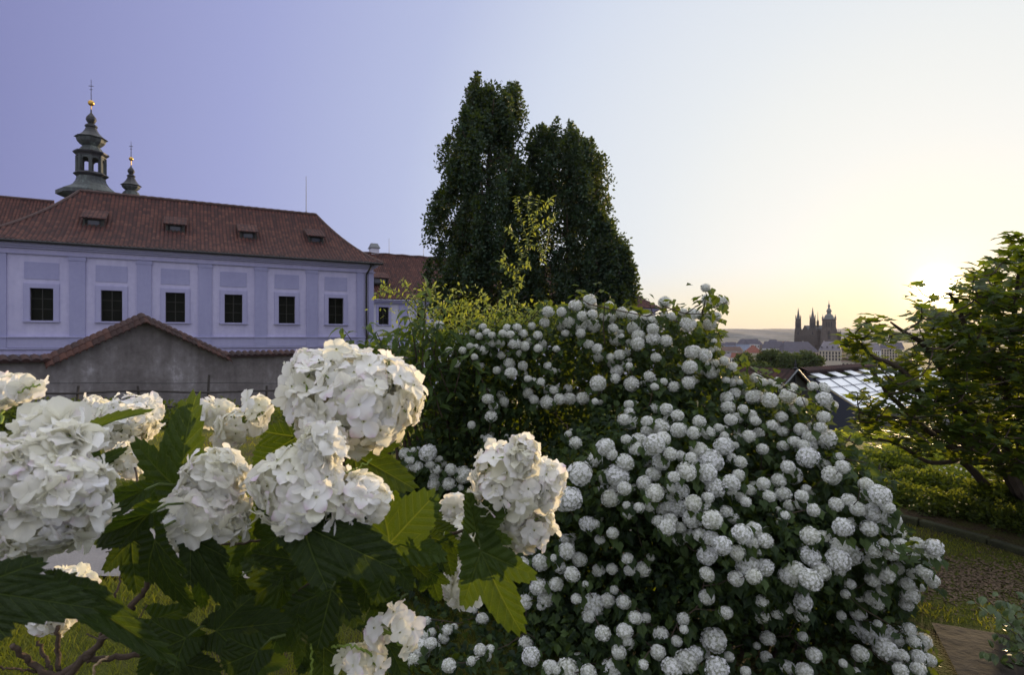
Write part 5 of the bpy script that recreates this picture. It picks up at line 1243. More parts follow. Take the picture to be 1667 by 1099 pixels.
limbs = [[base, P(1650, 800, 5.2), P(1610, 720, 5.0), P(1560, 640, 4.8), P(1500, 560, 4.6), P(1450, 525, 4.4)],
         [base + [.05, .05, 0], P(1660, 810, 5.4), P(1640, 740, 5.4), P(1640, 640, 5.2), P(1650, 520, 5.0), P(1660, 430, 4.7)],
         [base + [.1, 0, 0], P(1690, 800, 5.3), P(1730, 700, 5.2), P(1790, 600, 5.2), P(1830, 500, 5.0)],
         [P(1610, 720, 5.0), P(1540, 700, 4.7), P(1470, 690, 4.5), P(1400, 672, 4.3)], [P(1560, 640, 4.8), P(1500, 640, 4.5), P(1440, 590, 4.4), P(1395, 555, 4.3)],
         [P(1640, 740, 5.4), P(1580, 760, 4.9), P(1510, 745, 4.7), P(1430, 715, 4.4)], [P(1640, 640, 5.2), P(1590, 560, 4.9), P(1560, 500, 4.6), P(1545, 478, 4.4)],
         [base + [-.1, .1, 0], P(1620, 800, 5.6), P(1570, 760, 5.6), P(1520, 700, 5.4)], [P(1730, 700, 5.2), P(1880, 680, 5.0), P(1950, 620, 5.0)], [P(1610, 720, 5.0), P(1560, 735, 4.6), P(1440, 640, 4.3), P(1420, 600, 4.25)]]
nodes = []
for i, L in enumerate(limbs):
    L = np.array(L); t = np.linspace(0, 1, 22); kk = np.linspace(0, 1, len(L)); q = np.stack([np.interp(t, kk, L[:, c]) for c in range(3)], -1)
    q += .035 * np.stack([np.sin(t * 9 + i), np.cos(t * 7 + i), np.sin(t * 11 + 2 * i)], -1) * np.sin(t * math.pi)[:, None]
    r0 = .055 if i < 3 or i == 7 else .024; ft.tube(q, r0 * (1 - t) ** .8 + .007, 7); nodes += list(q[4:])
nodes = np.array(nodes)
grow(ft, nodes, ends, .0065, np.array([0, 0, -.06]), .08)
for e in ends:
    j = int(np.argmin(((nodes - e - [0, 0, -.12]) ** 2).sum(1))); b_ = nodes[j]
    n_ = rf_.integers(5, 10); a = rf_.uniform(0, 6.28) + np.arange(n_) * 2.4; up = nz((e - b_) + [0, 0, .15])
    dirs = nz(np.stack([np.cos(a), np.sin(a), rf_.uniform(-.35, .35, n_)], -1) + up * .5); c = e + dirs * .035 - up[None] * (np.arange(n_) * .018)[:, None]
    for k in range(3):
        mk = (np.arange(n_) % 3) == k
        if mk.any(): fl.inst(figleaf[k], frames(dirs[mk], nz(rf_.normal(0, .35, (mk.sum(), 3)) + [0, -.15, 1])), c[mk], None, rf_.uniform(.050, .100, mk.sum()))
fl.build('crown', m_fig, fig); ft.build('trunk', m_bark, fig)

# ------------------------------------------------------------------ shrub with bluish leaves at the lower right corner
rl = rs(23); ls = thing('shrub', P(1650, 1080, 2.6) * [1, 1, 0], 'small shrub with rounded grey green leaves in the lower right corner', 'shrub')
lm = MB(); lsb = MB()
tipsL = [(1592, 985), (1600, 970), (1610, 1000), (1625, 965), (1640, 980), (1655, 965), (1665, 990), (1620, 1030), (1640, 1060), (1660, 1040), (1605, 1062), (1690, 970), (1700, 1010), (1720, 1050), (1680, 1080), (1645, 1015), (1672, 1020), (1630, 1082), (1700, 1085)]
for (x, y) in tipsL: shoot([(1720, 1130), ((x + 1700) / 2, (y + 1090) / 2 - 8), (x, y)], 2.55 + rl.uniform(-.15, .3), 9, .040, .3, ovate(3, .75, .08, .2), lm, lsb, 1.0, rl)
lm.build('foliage', leafmat('grey green rounded leaves', [(.022, .042, .014), (.042, .072, .022), (.080, .12, .040)], (.12, .18, .04), .25, .4, .5), ls)
b0 = P(1720, 1130, 2.7)
for k in range(5): lsb.tube([[2.55 + .05 * k, 2.7, -.02], b0 + [.03 * k, 0, 0]], [.012, .007], 5)
lsb.build('stems', m_twig, ls)

# ------------------------------------------------------------------ flower bed on the right
rp = rs(41)
m_mound = leafmat('bedding leaves with painted sunlight', [(.10, .15, .03), (.19, .24, .045), (.28, .32, .07)], (.62, .66, .06), .4, .6, .25)  # sunlight put into the leaf colour, paler than the other bedding
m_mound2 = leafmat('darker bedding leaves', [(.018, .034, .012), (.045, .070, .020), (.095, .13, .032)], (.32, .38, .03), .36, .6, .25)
def mound(px, py, Z, w, h, label, m, nleaf, ls_, cat='plant', tpl=None, flowers=None, nm='bedding_plant', grp='bedding plants in the border'):
    k = Z / FPX; c = P(px, py, Z); gz = float(ground_z(c[0], c[1]))
    t = thing(nm, (c[0], c[1], gz), label, cat, grp)
    W, H = w * k, max(c[2] - gz + h * k * .5, .15)
    o = unit(rp, nleaf); o[:, 2] = np.abs(o[:, 2]); rr_ = rp.random((nleaf, 1)) ** .3
    lump = 1 + .30 * np.sin(o[:, :1] * 9 + px) * np.cos(o[:, 1:2] * 8 + px) + rp.normal(0, .08, (nleaf, 1))
    q = np.array([c[0], c[1], gz]) + o * rr_ * lump * np.array([W / 2, W * .45, H])
    b = MB(); b.inst(tpl or quadleaf, frames(nz(o + rp.normal(0, .6, o.shape)), nz(rp.normal(0, .5, o.shape) + [0, 0, 1])), q, None, ls_ * rp.uniform(.6, 1.3, nleaf)); b.build('foliage', m, t)
    b = MB()
    for i in range(7):
        a = i * .9; b.tube([(c[0], c[1], gz - .05), (c[0] + math.cos(a) * W * .3, c[1] + math.sin(a) * W * .25, gz + H * .7)], [.008, .004], 4, cap=False)
    b.build('stems', m_stem, t)
    if flowers:
        n, col, s = flowers; o = unit(rp, n); o[:, 2] = np.abs(o[:, 2]) + .2; o = nz(o); q = np.array([c[0], c[1], gz]) + o * np.array([W / 2, W * .45, H]) * 1.02
        b = MB(); b.inst(FLOR_LO[0], frames(nz(np.cross(o, rp.normal(size=o.shape))), o), q, None, s); b.build('blossoms', plain('small blossoms ' + label[:12], col, .6), t)
    return t
mound(1490, 744, 7.6, 130, 0, 'bright yellow green mound in the sun behind the salvia', m_mound, 3000, .06)
mound(1556, 758, 7.0, 120, 0, 'sunlit mound below the ornamental grass', m_mound, 3000, .055)
mound(1438, 768, 7.2, 100, 0, 'mid green mound beside the purple spikes', m_mound2, 2400, .05)
mound(1505, 782, 6.1, 120, 0, 'dark leafy mound in the centre of the border', m_mound2, 3000, .045)
mound(1462, 806, 5.6, 100, 0, 'low plant with tiny yellow blossoms by the kerb', m_mound2, 2600, .035, flowers=(26, (.75, .6, .15), .012))
mound(1545, 818, 5.2, 120, 0, 'loose plant with scattered cream blossoms near the kerb', m_mound2, 2800, .035, flowers=(34, (.8, .65, .3), .011))
mound(1582, 776, 6.4, 110, 0, 'pale speckled mound to the left of the trunk', m_mound, 2400, .04, flowers=(60, (.7, .68, .6), .014))
mound(1620, 800, 5.5, 120, 0, 'dark rounded shrub at the foot of the fig tree', m_mound2, 3000, .045)
mound(1662, 838, 4.75, 120, 0, 'low dark plant at the far right of the kerb', m_mound2, 2400, .035)
mound(1720, 730, 7.0, 170, 0, 'tall lit green plant behind the fig trunk', m_mound, 3000, .06)
mound(1440, 722, 10.5, 150, 0, 'lit foliage below the greenhouse wall', m_mound, 2800, .08)
mound(1520, 728, 9.6, 120, 0, 'lit leafy clump at the back of the border', m_mound, 2600, .07)
mound(1630, 716, 9.5, 190, 0, 'dark leafy clump at the back right of the border', m_mound2, 3000, .08)
mound(1392, 768, 6.9, 80, 0, 'green clump half hidden by the snowball bush', m_mound2, 1500, .05)
# ornamental grass tuft
def tuft(px, py, Z, w, h, n, label, m):
    k = Z / FPX; c = P(px, py, Z); gz = float(ground_z(c[0], c[1])); t = thing('ornamental_grass', (c[0], c[1], gz), label, 'grass tuft')
    b = MB(); a = rp.uniform(0, 6.28, n); lean = rp.random(n) ** .6; H = (c[2] - gz + h * k)
    for i in range(n):
        dx, dy = math.cos(a[i]) * lean[i] * w * k / 2, math.sin(a[i]) * lean[i] * w * k / 2; hh = H * (1 - .35 * lean[i]) * rp.uniform(.8, 1.05); wv = .006
        p0 = np.array([c[0] + dx * .15, c[1] + dy * .15, gz]); p1 = p0 + [dx * .45, dy * .45, hh * .65]; p2 = p0 + [dx, dy, hh]; sd = np.array([wv, 0, 0])
        b.add([p0 - sd, p0 + sd, p1 + sd, p1 - sd, p2], [np.array([[0, 1, 2, 3]]), np.array([[3, 2, 4]])], None, rp.random())
    b.build('blades', m, t); return t
tuft(1502, 742, 8.6, 52, 10, 700, 'round tuft of ornamental grass in the sun', m_mound)
tuft(1650, 745, 6.6, 90, 0, 800, 'tall grass clump lit behind the fig trunk', m_mound)
# purple salvia spikes
m_salv = plain('purple salvia spikes', (.10, .055, .12), .8, .4, 60)
sal0 = None
for i, (x, y) in enumerate([(1403, 772), (1410, 760), (1421, 766), (1424, 775), (1432, 772), (1436, 780), (1442, 770), (1445, 786), (1452, 790), (1460, 797), (1440, 797), (1416, 782), (1456, 782), (1448, 800)]):
    Z = 6.6 + .12 * (i % 4); c = P(x, y, Z); gz = float(ground_z(c[0], c[1]))
    if sal0 is None or True:
        t = thing('salvia_spike', (c[0], c[1], gz), 'dark purple salvia flower spike in the row behind the snowball bush', 'flower', 'purple salvia spikes')
        H = c[2] - gz + .10
        if sal0 is None:
            b = MB(); b.tube([(c[0], c[1], gz), (c[0] + .01, c[1], gz + H)], [.005, .003], 4); st = b.build('stem', m_stem, t)
            b = MB(); z_ = np.linspace(gz + H - .22, gz + H + .02, 40); aa = np.arange(40) * 2.4; rad = .018 * np.sin(np.linspace(.5, 3.1, 40)) + .004
            dirs = np.stack([np.cos(aa), np.sin(aa), .5 + 0 * aa], -1); b.inst(quadleaf, frames(nz(dirs), np.tile([0, 0, 1.0], (40, 1))), np.stack([c[0] + 0 * aa, c[1] + 0 * aa, z_], -1) , None, rad * 1.5)
            sp = b.build('flower_spike', m_salv, t); sal0 = (st, sp, H)
        else:
            copy_part(sal0[0], t, (0, 0, H - sal0[2])); copy_part(sal0[1], t, (0, 0, H - sal0[2]))
# kerb stones along the bed
m_kerb = plain('mossy kerb stone', (.045, .048, .024), .95, .4, 12, .7, .01)
kp = np.array([P(1300, 812, 5.55)[:2], P(1470, 851, 4.93)[:2], P(1560, 872, 4.6)[:2], P(1667, 905, 4.17)[:2], P(1900, 985, 3.45)[:2]])
kerb = thing('stone_edging', (*kp[1], 0), 'low mossy stone edging between lawn and flower bed', 'kerb')
L_ = np.concatenate([[0], np.cumsum(np.linalg.norm(np.diff(kp, axis=0), axis=1))]); tot = L_[-1]; n = int(tot / .42)
for i in range(n):
    s0, s1 = tot * i / n + .008, tot * (i + 1) / n - .008; f = lambda s: np.array([np.interp(s, L_, kp[:, 0]), np.interp(s, L_, kp[:, 1])])
    a, b_ = f(s0), f(s1); dd_ = nz(b_ - a); nn_ = np.array([-dd_[1], dd_[0]]); c = (a + b_) / 2; R = np.array([[dd_[0], nn_[0], 0], [dd_[1], nn_[1], 0], [0, 0, 1]])
    m_ = MB(); m_.box((c[0], c[1], .02 + rp.uniform(-.008, .008)), (np.linalg.norm(b_ - a), .07 + rp.uniform(-.01, .01), .075), R); o = m_.build('stone', m_kerb, kerb)
    md = o.modifiers.new('bevel', 'BEVEL'); md.width = .012; md.segments = 2
# low hedge and weeds below the left fence
for i, (x, z, w_, lab) in enumerate([(60, 14.8, 120, 'leafy clump at the far left below the fence'), (150, 15.2, 120, 'leafy clump under the tiled gable'), (250, 15.4, 130, 'leafy clump between two flower heads'), (345, 16, 110, 'leafy clump under the leaning fence post'), (470, 17, 150, 'leafy clump right of the fence end'), (-20, 14.4, 140, 'leafy clump cut by the left edge')]):
    mound(x, 668, z, w_ * 1.25, 20, lab, m_mound2, 1500, .12, 'bush', nm='low_bush', grp='low greenery along the fence')

# ------------------------------------------------------------------ grass
rg = rs(77)
m_grass = leafmat('lawn grass', [(.055, .080, .012), (.10, .125, .018), (.17, .18, .03)], (.50, .50, .03), .42, .6, .2, 4)
def blades(n, x0, x1, y0, y1, h, w, avoid):
    x = rg.uniform(x0, x1, n); y = y0 + (y1 - y0) * rg.random(n) ** 1.2; m = ~avoid(x, y); patch = .5 + .5 * np.sin(x * 2.3 + 1.3 * np.sin(y * 1.9)) * np.cos(y * 2.1 + x); m &= rg.random(n) < .35 + .65 * patch
    x, y, patch = x[m], y[m], patch[m]; n = len(x); z = ground_z(x, y) - .004; a = rg.uniform(0, 6.28, n); d = nz(np.stack([np.cos(a) * .45, np.sin(a) * .45, np.ones(n)], -1) + rg.normal(0, .25, (n, 3)) * [1, 1, 0])
    tpl = (np.array([[-.5 * w / h, 0, 0], [.5 * w / h, 0, 0], [.35 * w / h, .55, .03], [-.35 * w / h, .55, .03], [0, 1, .22]]), [np.array([[0, 1, 2, 3]]), np.array([[3, 2, 4]])], np.zeros((5, 2)))
    gm.inst(tpl, frames(d, np.stack([np.cos(a), np.sin(a), 0 * a], -1)), np.stack([x, y, z], -1), None, h * rg.uniform(.5, 1.3, n) * (.6 + .6 * patch))
gm = MB()
onp = lambda x, y: (np.abs(y - (4.42 + .05 * np.sin(x))) < .70)
onr = lambda x, y: (np.abs((x - 2.05) * 1.75 + (y - 2.75) * 3.2) / 3.65 < .54)
inbed = lambda x, y: y > np.interp(x, kp[:, 0], kp[:, 1]) if len(kp) else False
blades(52000, -3.4, -.2, 1.9, 3.75, .075, .0045, onp)
blades(16000, -8, -.2, 5.1, 12, .09, .008, onp)
blades(42000, 1.2, 4.6, 2.4, 5.4, .034, .0045, lambda x, y: onr(x, y) | (y > np.interp(x, kp[:, 0], kp[:, 1]) - .05) | ((((x - 3.0) / .75) ** 2 + ((y - 3.75) / .42) ** 2 < 1 + .3 * np.sin(x * 13) * np.cos(y * 11)) & (rg.random(len(x)) < .93)))
tag(gm.build('grass', m_grass), 'short grass of the lawn', 'grass', None, 'stuff')
# chips of bark on the bare patch of lawn
n_ = 5200; x = rg.normal(3.0, .38, n_); y = rg.normal(3.75, .22, n_); q = np.stack([x, y, ground_z(x, y) + .006], -1)
gm = MB(); gm.inst(quadleaf, frames(unit(rg, n_) * [1, 1, .15], rg.normal(0, .3, (n_, 3)) + [0, 0, 1]), q, None, rg.uniform(.008, .030, n_))
tag(gm.build('bark_mulch', plain('bark chips', (.12, .085, .055), .9, .6, 50)), 'brown bark chips scattered on the bare patch of lawn', 'mulch', None, 'stuff')

# ------------------------------------------------------------------ foreground snowball branches, an arm's length away
rf2 = rs(101)
fgp = thing('snowball_branch', (-.45, .55, 0), 'close foreground snowball branches with big white flower heads and broad veined leaves', 'flowering shrub')
def head(blobs, Z, fs, seed, label=None, sparse=0.0, core=True):
    """flower head: florets on one or more merged ellipsoids (px, py, rx, ry, florets); fs floret radius in metres"""
    r = rs(seed); k = Z / FPX; C = [P(b_[0], b_[1], Z + (.012 * r.normal() if i_ else 0)) for i_, b_ in enumerate(blobs)]; AX = [np.array([b_[2] * k, (b_[2] + b_[3]) / 2 * k * .9, b_[3] * k]) for b_ in blobs]
    Q = []; NN = []; IQ = []; IN = []
    for bi, (c, ax0, bl) in enumerate(zip(C, AX, blobs)):
        nf = bl[4]; i = np.arange(nf) + .5; phi = np.arccos(1 - 2 * i / nf); th = math.pi * (1 + 5 ** .5) * i + seed
        n = nz(np.stack([np.cos(th) * np.sin(phi), np.sin(th) * np.sin(phi), np.cos(phi)], -1) + r.normal(0, .13, (nf, 3)))
        n = n[r.random(nf) > sparse]; m = len(n); ax = ax0 - fs * .5
        lump = 1 + .06 * np.sin(n[:, 0] * 5 + seed) * np.cos(n[:, 2] * 4 + seed) + r.normal(0, .07, m); lump = np.where(r.random(m) < .13, lump + r.uniform(.06, .20, m), lump)
        q = c + n * ax * lump[:, None]; nn = nz(n / ax * ax.mean() + r.normal(0, .36, (m, 3)))
        ok = np.ones(m, bool)
        for bj in range(len(blobs)):
            if bj != bi: ok &= (((q - C[bj]) / (AX[bj] * .80)) ** 2).sum(1) > 1
        Q.append(q[ok]); NN.append(nn[ok])
        if core:
            n2 = unit(r, int(m * .7)); IQ.append(c + n2 * ax * .76); IN.append(nz(n2 + r.normal(0, .5, n2.shape)))
    q = np.concatenate(Q); nn = np.concatenate(NN); m = len(q); d = nz(np.cross(nn, r.normal(size=(m, 3))))
    b = MB(); size = fs * r.uniform(.72, 1.22, m); pick = r.integers(0, len(FLOR), m); T = np.clip(r.normal(.5, .28, m), 0, 1)
    for f in range(len(FLOR)):
        w = pick == f
        if w.any(): b.inst(FLOR[f], frames(d[w], nn[w]), q[w], T[w], size[w])
    if core:
        iq = np.concatenate(IQ); inn = np.concatenate(IN); b.inst(FLOR[0], frames(nz(np.cross(inn, r.normal(size=inn.shape))), inn), iq, np.clip(r.normal(.15, .12, len(iq)), 0, 1), fs * .95)
    o = b.build('flower_head', m_petal, fgp, True)
    if label: o['label'] = label
    s = MB(); Ca = np.array(C)
    for j in range(m):
        c = Ca[int(np.argmin(((Ca - q[j]) ** 2).sum(1)))]; e = q[j] - nn[j] * .001; mid = c + (e - c) * .55 + r.normal(0, .002, 3); s.tube([c, mid, e], [.0009, .0008, .0006], 4, cap=False)
    s.build('flower_stalks', m_stem, o)
    s = MB()
    for j in range(m): s.lathe((q[j] + nn[j] * .0012)[:2], [(.0002, q[j][2] + nn[j][2] * .0012 - .0006), (.0006, q[j][2] + nn[j][2] * .0012), (.0002, q[j][2] + nn[j][2] * .0012 + .0006)], 5)
    s.build('flower_centres', m_centre, o)
m_centre = plain('brown green flower centre', (.16, .15, .05), .7, .3, 60)
head([(575, 652, 112, 84, 170), (512, 600, 40, 32, 30), (640, 640, 50, 55, 40)], .42, .0116, 1, 'large round white flower head with lilac petal edges')
head([(500, 800, 84, 72, 92), (580, 815, 54, 44, 44), (522, 728, 34, 40, 30), (455, 790, 44, 44, 26)], .36, .0112, 2, 'full white flower head in front, lower middle')
head([(830, 785, 66, 64, 80), (850, 850, 58, 48, 60), (852, 742, 26, 32, 20), (890, 790, 32, 40, 22)], .42, .0106, 3, 'cream flower head at the right tip of the branch')
head([(352, 775, 52, 44, 34), (322, 835, 52, 48, 38), (375, 840, 34, 40, 20)], .38, .0128, 4, 'white flower head hanging left of the middle')
head([(345, 672, 34, 26, 20), (392, 690, 40, 26, 22), (420, 668, 22, 26, 9), (370, 715, 30, 20, 9)], .46, .0092, 5, 'loose open cluster of white florets with green stalks', .1, False)
head([(205, 690, 50, 46, 70), (235, 680, 30, 40, 30), (150, 670, 22, 28, 16)], .56, .0100, 6, 'smaller compact white flower head at the back left')
head([(212, 752, 32, 30, 24)], .52, .0095, 7, None, .1, False)
head([(58, 840, 112, 66, 90), (110, 790, 62, 50, 44), (20, 775, 64, 62, 50), (80, 748, 50, 40, 24)], .30, .0110, 8, 'largest white flower head, cut by the left edge')
head([(78, 694, 44, 30, 10), (110, 715, 40, 28, 7)], .30, .0145, 9, 'cluster of wide open florets above the left head', 0, False)
head([(2, 640, 40, 30, 20), (40, 632, 26, 18, 9)], .36, .0100, 10, None, .1, False)
head([(112, 958, 40, 34, 30), (88, 1000, 36, 36, 24)], .44, .0112, 11, 'white flower head hanging behind a leaf, lower left')
head([(640, 1035, 44, 44, 20), (590, 1080, 50, 34, 20)], .40, .0105, 12, 'yellowish half open flower head at the bottom edge', .25, False)
head([(760, 880, 30, 34, 24), (752, 950, 34, 44, 28)], .50, .0118, 13, 'cream flower head hidden behind a toothed leaf')
head([(748, 836, 32, 32, 24)], .52, .0115, 14)
head([(378, 900, 20, 16, 10)], .60, .0110, 15, None, 0, False)
head([(515, 935, 26, 20, 12)], .60, .0115, 16, None, 0, False)
head([(470, 968, 22, 24, 12)], .62, .0115, 17, None, 0, False)
for (x, y, z, s) in ((268, 888, .36, .013), (362, 1014, .42, .010), (402, 652, .40, .010), (575, 1085, .38, .011)):
    fb = MB(); fb.inst(FLOR[3], frames(nz(np.array([[.6, -.2, .7]])), nz(np.array([[-.5, -.8, .4]]))), P(x, y, z)[None], None, s); fb.build('floret', m_petal, fgp, True)

m_leafstalk = plain('leaf stalk', (.07, .10, .025), .6, .3, 60)
LT = [lobed(97, 9, seed=s, **kw) for s, kw in enumerate([dict(curl=.15, lens=(1.0, .74), wid=(30, 26)), dict(lobes=(0, 46), lens=(1, .70), wid=(40, 34), droop=.40, curl=.12), dict(lobes=(0, 52), lens=(1, .78), wid=(31, 30), fold=.05, droop=.22, curl=-.12), dict(lobes=(0, 38), lens=(1, .60), wid=(36, 30), fold=.25, droop=.5, base=.34)])]
def leaf(bx, by, tx, ty, Z, dz=0.0, w=1.0, roll=0.0, kind=0, tone=None, face=-1.0, lbl=None, tip=1.0):
    """broad leaf from its stalk (bx,by) to its tip (tx,ty); dz: how much nearer the tip is; roll turns the blade about its midrib"""
    p0, p1 = P(bx, by, Z), P(tx, ty, Z - dz); L = np.linalg.norm(p1 - p0); d = nz(p1 - p0); n = np.array([0, face, .35]); x = nz(np.cross(d, n)); z = nz(np.cross(x, d))
    c, s = math.cos(roll), math.sin(roll); x2 = x * c + z * s; z2 = -x * s + z * c
    M = np.stack([x2 * w, d, z2], -1)[None]; b = MB(); tone = rf2.random() if tone is None else tone
    b.inst(LT[kind], M, p0[None], np.array([tone]), L)
    o = b.build('leaf', m_bigleaf, fgp, True)
    if lbl: o['label'] = lbl
    b = MB(); b.tube([p0 - d * L * .22 + [0, .022, -.006], p0 - d * L * .1 + [0, .010, 0], p0 + [0, .001, 0]], [.0009, .0008, .0008], 5); b.build('leaf_stalk', m_leafstalk, o)
LV = [(298, 808, 276, 652, .40, .02, .95, .25, 0, .45), (265, 835, 262, 738, .43, .01, .9, -.2, 2, .25), (-48, 962, 97, 978, .25, .01, .62, .25, 1, .15), (96, 957, 216, 1022, .30, .03, .34, .5, 3, .35),
      (242, 838, 96, 916, .34, .0, .42, .5, 3, .2), (232, 800, 128, 846, .36, .0, .5, .2, 3, .55), (214, 880, 216, 972, .36, .01, .8, .3, 0, .3), (252, 880, 268, 1012, .33, .01, .62, -.3, 1, .12),
      (312, 880, 368, 976, .36, .02, .5, .4, 1, .15), (330, 905, 318, 1012, .40, .0, .5, .2, 0, .6), (480, 855, 366, 850, .38, .0, .75, .2, 1, .25), (496, 915, 404, 902, .40, .0, .7, .1, 2, .1),
      (462, 938, 342, 1012, .43, .01, .85, -.2, 0, .7), (492, 856, 628, 922, .35, .02, .78, .1, 1, .18), (530, 918, 520, 976, .37, .01, .9, .4, 2, .55), (461, 955, 462, 1038, .39, .0, .42, .8, 3, .45),
      (540, 960, 512, 1066, .38, .01, 1.1, 0, 2, .08), (352, 1028, 445, 1012, .37, .01, .8, .2, 1, .22), (408, 1082, 470, 1078, .37, .0, .85, .1, 2, 1.0), (577, 742, 670, 788, .44, .02, .85, .15, 0, .4),
      (610, 770, 648, 862, .46, .0, .8, -.1, 0, .7), (634, 886, 712, 800, .40, .0, 1.15, 0, 2, .55), (775, 866, 815, 812, .41, .02, 1.0, .2, 0, .75), (632, 908, 608, 990, .40, .01, 1.15, .2, 2, .2),
      (783, 898, 842, 1052, .40, .02, .74, -.25, 0, .62), (722, 884, 738, 942, .43, .0, .95, .3, 2, .35), (700, 932, 716, 990, .45, .0, .7, 0, 0, .5), (484, 712, 382, 768, .47, .0, .7, .15, 1, .12),
      (128, 722, 188, 648, .50, .01, .34, .7, 3, .9), (146, 768, 194, 728, .50, .0, .7, 0, 0, .5), (302, 1040, 208, 1086, .36, .0, .9, .2, 1, .2), (250, 1010, 330, 1052, .42, .0, .8, 0, 0, .4),
      (282, 1080, 362, 1096, .38, .0, .9, .2, 2, .12), (596, 962, 632, 1012, .42, .0, .7, 0, 0, .3), (40, 745, 55, 690, .44, 0, 1.0, 0, 1, .35), (420, 1060, 330, 1104, .34, .0, .8, .1, 1, .15), (590, 860, 520, 812, .46, 0, .8, 0, 0, .2),
      (680, 860, 748, 872, .46, 0, .8, 0, 1, .25), (430, 860, 450, 960, .46, 0, .9, 0, 2, .2), (560, 900, 600, 980, .46, 0, .9, .1, 0, .3), (400, 870, 350, 960, .48, 0, .8, 0, 2, .35), (470, 1000, 420, 1090, .46, 0, .9, 0, 0, .5),
      (640, 900, 560, 880, .48, 0, .8, 0, 1, .2), (500, 1040, 480, 1110, .48, 0, .8, 0, 0, .25), (250, 1060, 280, 1120, .4, 0, .9, 0, 2, .3), (655, 905, 700, 945, .42, 0, .9, .1, 2, .1)]
rlv = rs(55)
for i in range(26):
    x, y = rlv.uniform(190, 720), rlv.uniform(850, 1080)
    if (x < 330 and y < 1000): continue
    a = rlv.uniform(-1.0, 1.0) + math.pi / 2; L = rlv.uniform(48, 88); LV.append((x, y, x + L * math.cos(a), y + L * math.sin(a), rlv.uniform(.41, .54), rlv.uniform(-.01, .02), rlv.uniform(.55, 1.0), rlv.uniform(-.6, .6), int(rlv.integers(4)), rlv.uniform(.1, .7)))
for a in LV:
    bx, by, tx, ty, Z, dz, w, roll, kind, tone = a; leaf(bx, by, tx, ty, Z, dz, w, roll, kind, tone)

def branch(pts, r0, r1, m=None, name='branch', jit=.002):
    r0 *= .52; r1 *= .58; q = np.array([P(*p) for p in pts]); t = np.linspace(0, 1, len(q) * 6); k = np.linspace(0, 1, len(q)); c = np.stack([np.interp(t, k, q[:, i]) for i in range(3)], -1)
    # round the corners a little, then roughen like bark with nodes
    for _ in range(3): c[1:-1] = (c[:-2] + 2 * c[1:-1] + c[2:]) / 4
    c[1:-1] += rf2.normal(0, jit * .35, c[1:-1].shape); rr_ = r0 + (r1 - r0) * t
    b = MB(); b.tube(c, rr_, 9); return b.build(name, m or m_twig, fgp, True)
branch([(92, 1120, .42), (150, 1062, .41), (206, 1000, .40), (240, 955, .40), (262, 900, .40), (290, 850, .41), (320, 800, .42)], .0048, .0028)
branch([(60, 1130, .42), (110, 1092, .42), (150, 1065, .41)], .006, .0045)
branch([(20, 1052, .41), (50, 1080, .42), (90, 1108, .42)], .0035, .0042)
branch([(62, 1045, .44), (78, 1080, .43), (90, 1110, .42)], .0022, .0028)
branch([(95, 1020, .43), (95, 1070, .43), (92, 1120, .42)], .0030, .0032)
branch([(140, 1078, .41), (190, 1072, .42), (260, 1062, .43), (340, 1040, .44), (440, 1000, .45), (520, 940, .45), (585, 900, .45), (640, 892, .45), (700, 880, .44), (760, 862, .43)], .0042, .0020)
branch([(160, 1045, .41), (185, 980, .42), (200, 930, .43)], .002, .0012)
branch([(585, 900, .45), (560, 850, .44), (560, 760, .43), (570, 690, .42)], .0026, .0018)
branch([(520, 940, .45), (505, 880, .42), (515, 820, .37)], .0026, .0018)
branch([(262, 900, .40), (230, 868, .42), (150, 862, .40), (80, 840, .34)], .0026, .0018)
branch([(230, 868, .42), (225, 800, .48), (215, 730, .54)], .0020, .0014)
branch([(300, 840, .41), (350, 750, .45), (376, 700, .46)], .0018, .0014, m_stem, 'green_shoot')
branch([(760, 862, .43), (800, 850, .43), (835, 820, .42)], .0018, .0014, m_stem, 'green_shoot')
branch([(40, 840, .32), (30, 760, .31), (64, 700, .30)], .0016, .0012, m_stem, 'green_shoot')
branch([(0, 690, .34), (6, 665, .36), (8, 645, .36)], .0014, .0012, m_stem, 'green_shoot')
branch([(30, 640, .33), (50, 630, .33), (65, 628, .33)], .0009, .0008, m_stem, 'green_shoot')
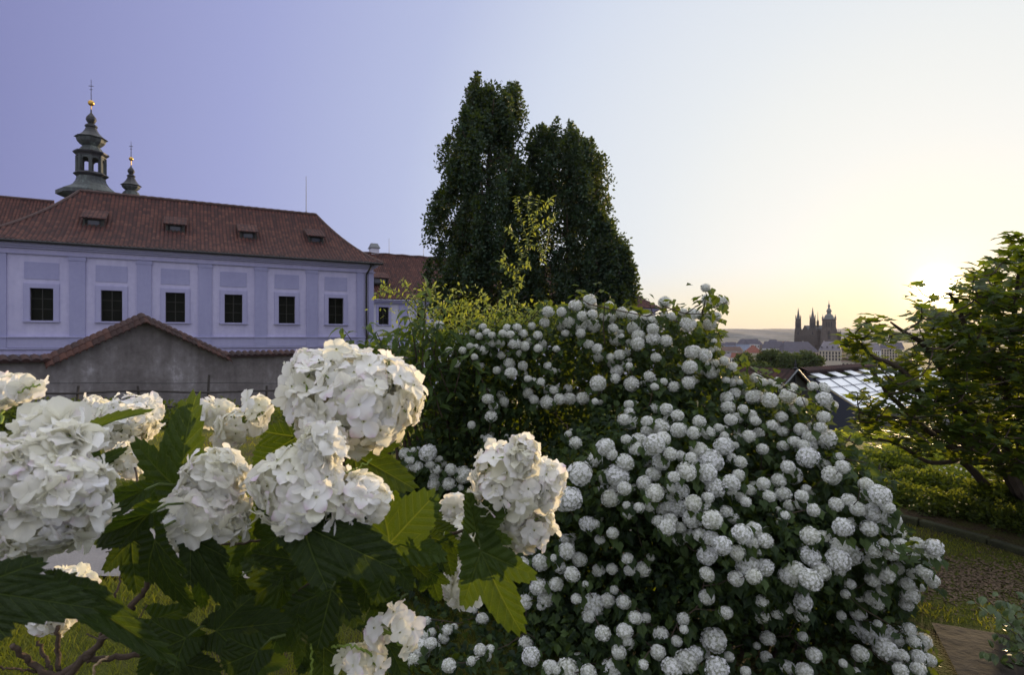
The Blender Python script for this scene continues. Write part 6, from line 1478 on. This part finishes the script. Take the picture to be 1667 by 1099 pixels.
branch([(0, 728, .30), (35, 712, .30), (85, 707, .30)], .0010, .0008, m_stem, 'green_shoot')
branch([(560, 772, .36), (585, 762, .36), (605, 748, .36)], .0010, .0008, m_stem, 'green_shoot')
branch([(507, 1099, .40), (507, 1060, .40), (512, 1030, .40)], .0016, .0014, m_stem, 'green_shoot')
branch([(540, 1055, .38), (575, 1052, .38), (605, 1070, .39)], .0016, .0014, m_stem, 'green_shoot')
branch([(141, 1033, .37), (160, 1042, .37), (190, 1038, .36), (218, 1022, .36), (240, 985, .37)], .0009, .0006, None, 'dry_tendril', .0004)
branch([(-10, 1085, .40), (30, 1090, .41), (60, 1095, .42)], .0012, .0018, None, 'twig')
branch([(150, 1105, .38), (158, 1082, .38), (172, 1072, .38)], .0016, .0012, plain('pale dry twig', (.30, .22, .13), .8), 'twig')
branch([(152, 868, .36), (190, 858, .36), (250, 850, .37)], .0010, .0012, plain('grey twig', (.20, .17, .14), .8), 'twig')
branch([(172, 900, .40), (215, 896, .41), (262, 905, .41)], .0008, .0012, None, 'twig')
branch([(300, 905, .42), (340, 892, .43), (400, 885, .44), (490, 872, .45)], .0014, .0018, None, 'twig')
q0 = P(92, 1120, .42)
b = MB(); b.tube([(-.50, .62, 0), (-.42, .52, .6), q0 * [1, 1, 1] - [0, 0, .02], q0], [.014, .010, .0055, .005], 8); b.build('main_stem', m_twig, fgp, True)

# ------------------------------------------------------------------ evening haze over the valley
hz_ = MB(); hz_.box((0, 6900, 30), (25000, 15000, 190))
def b_haze(nt): pass
mh = bpy.data.materials.new('haze'); mh.use_nodes = True; nt = mh.node_tree; nt.nodes.clear()
o_ = nt.nodes.new('ShaderNodeOutputMaterial'); pv_ = nt.nodes.new('ShaderNodeVolumePrincipled')
pv_.inputs['Color'].default_value = (.78, .80, 1.0, 1); pv_.inputs['Density'].default_value = .000042; pv_.inputs['Anisotropy'].default_value = .1
nt.links.new(pv_.outputs[0], o_.inputs['Volume'])
tag(hz_.build('haze', mh), 'thin evening haze over the valley', 'haze', None, 'stuff')
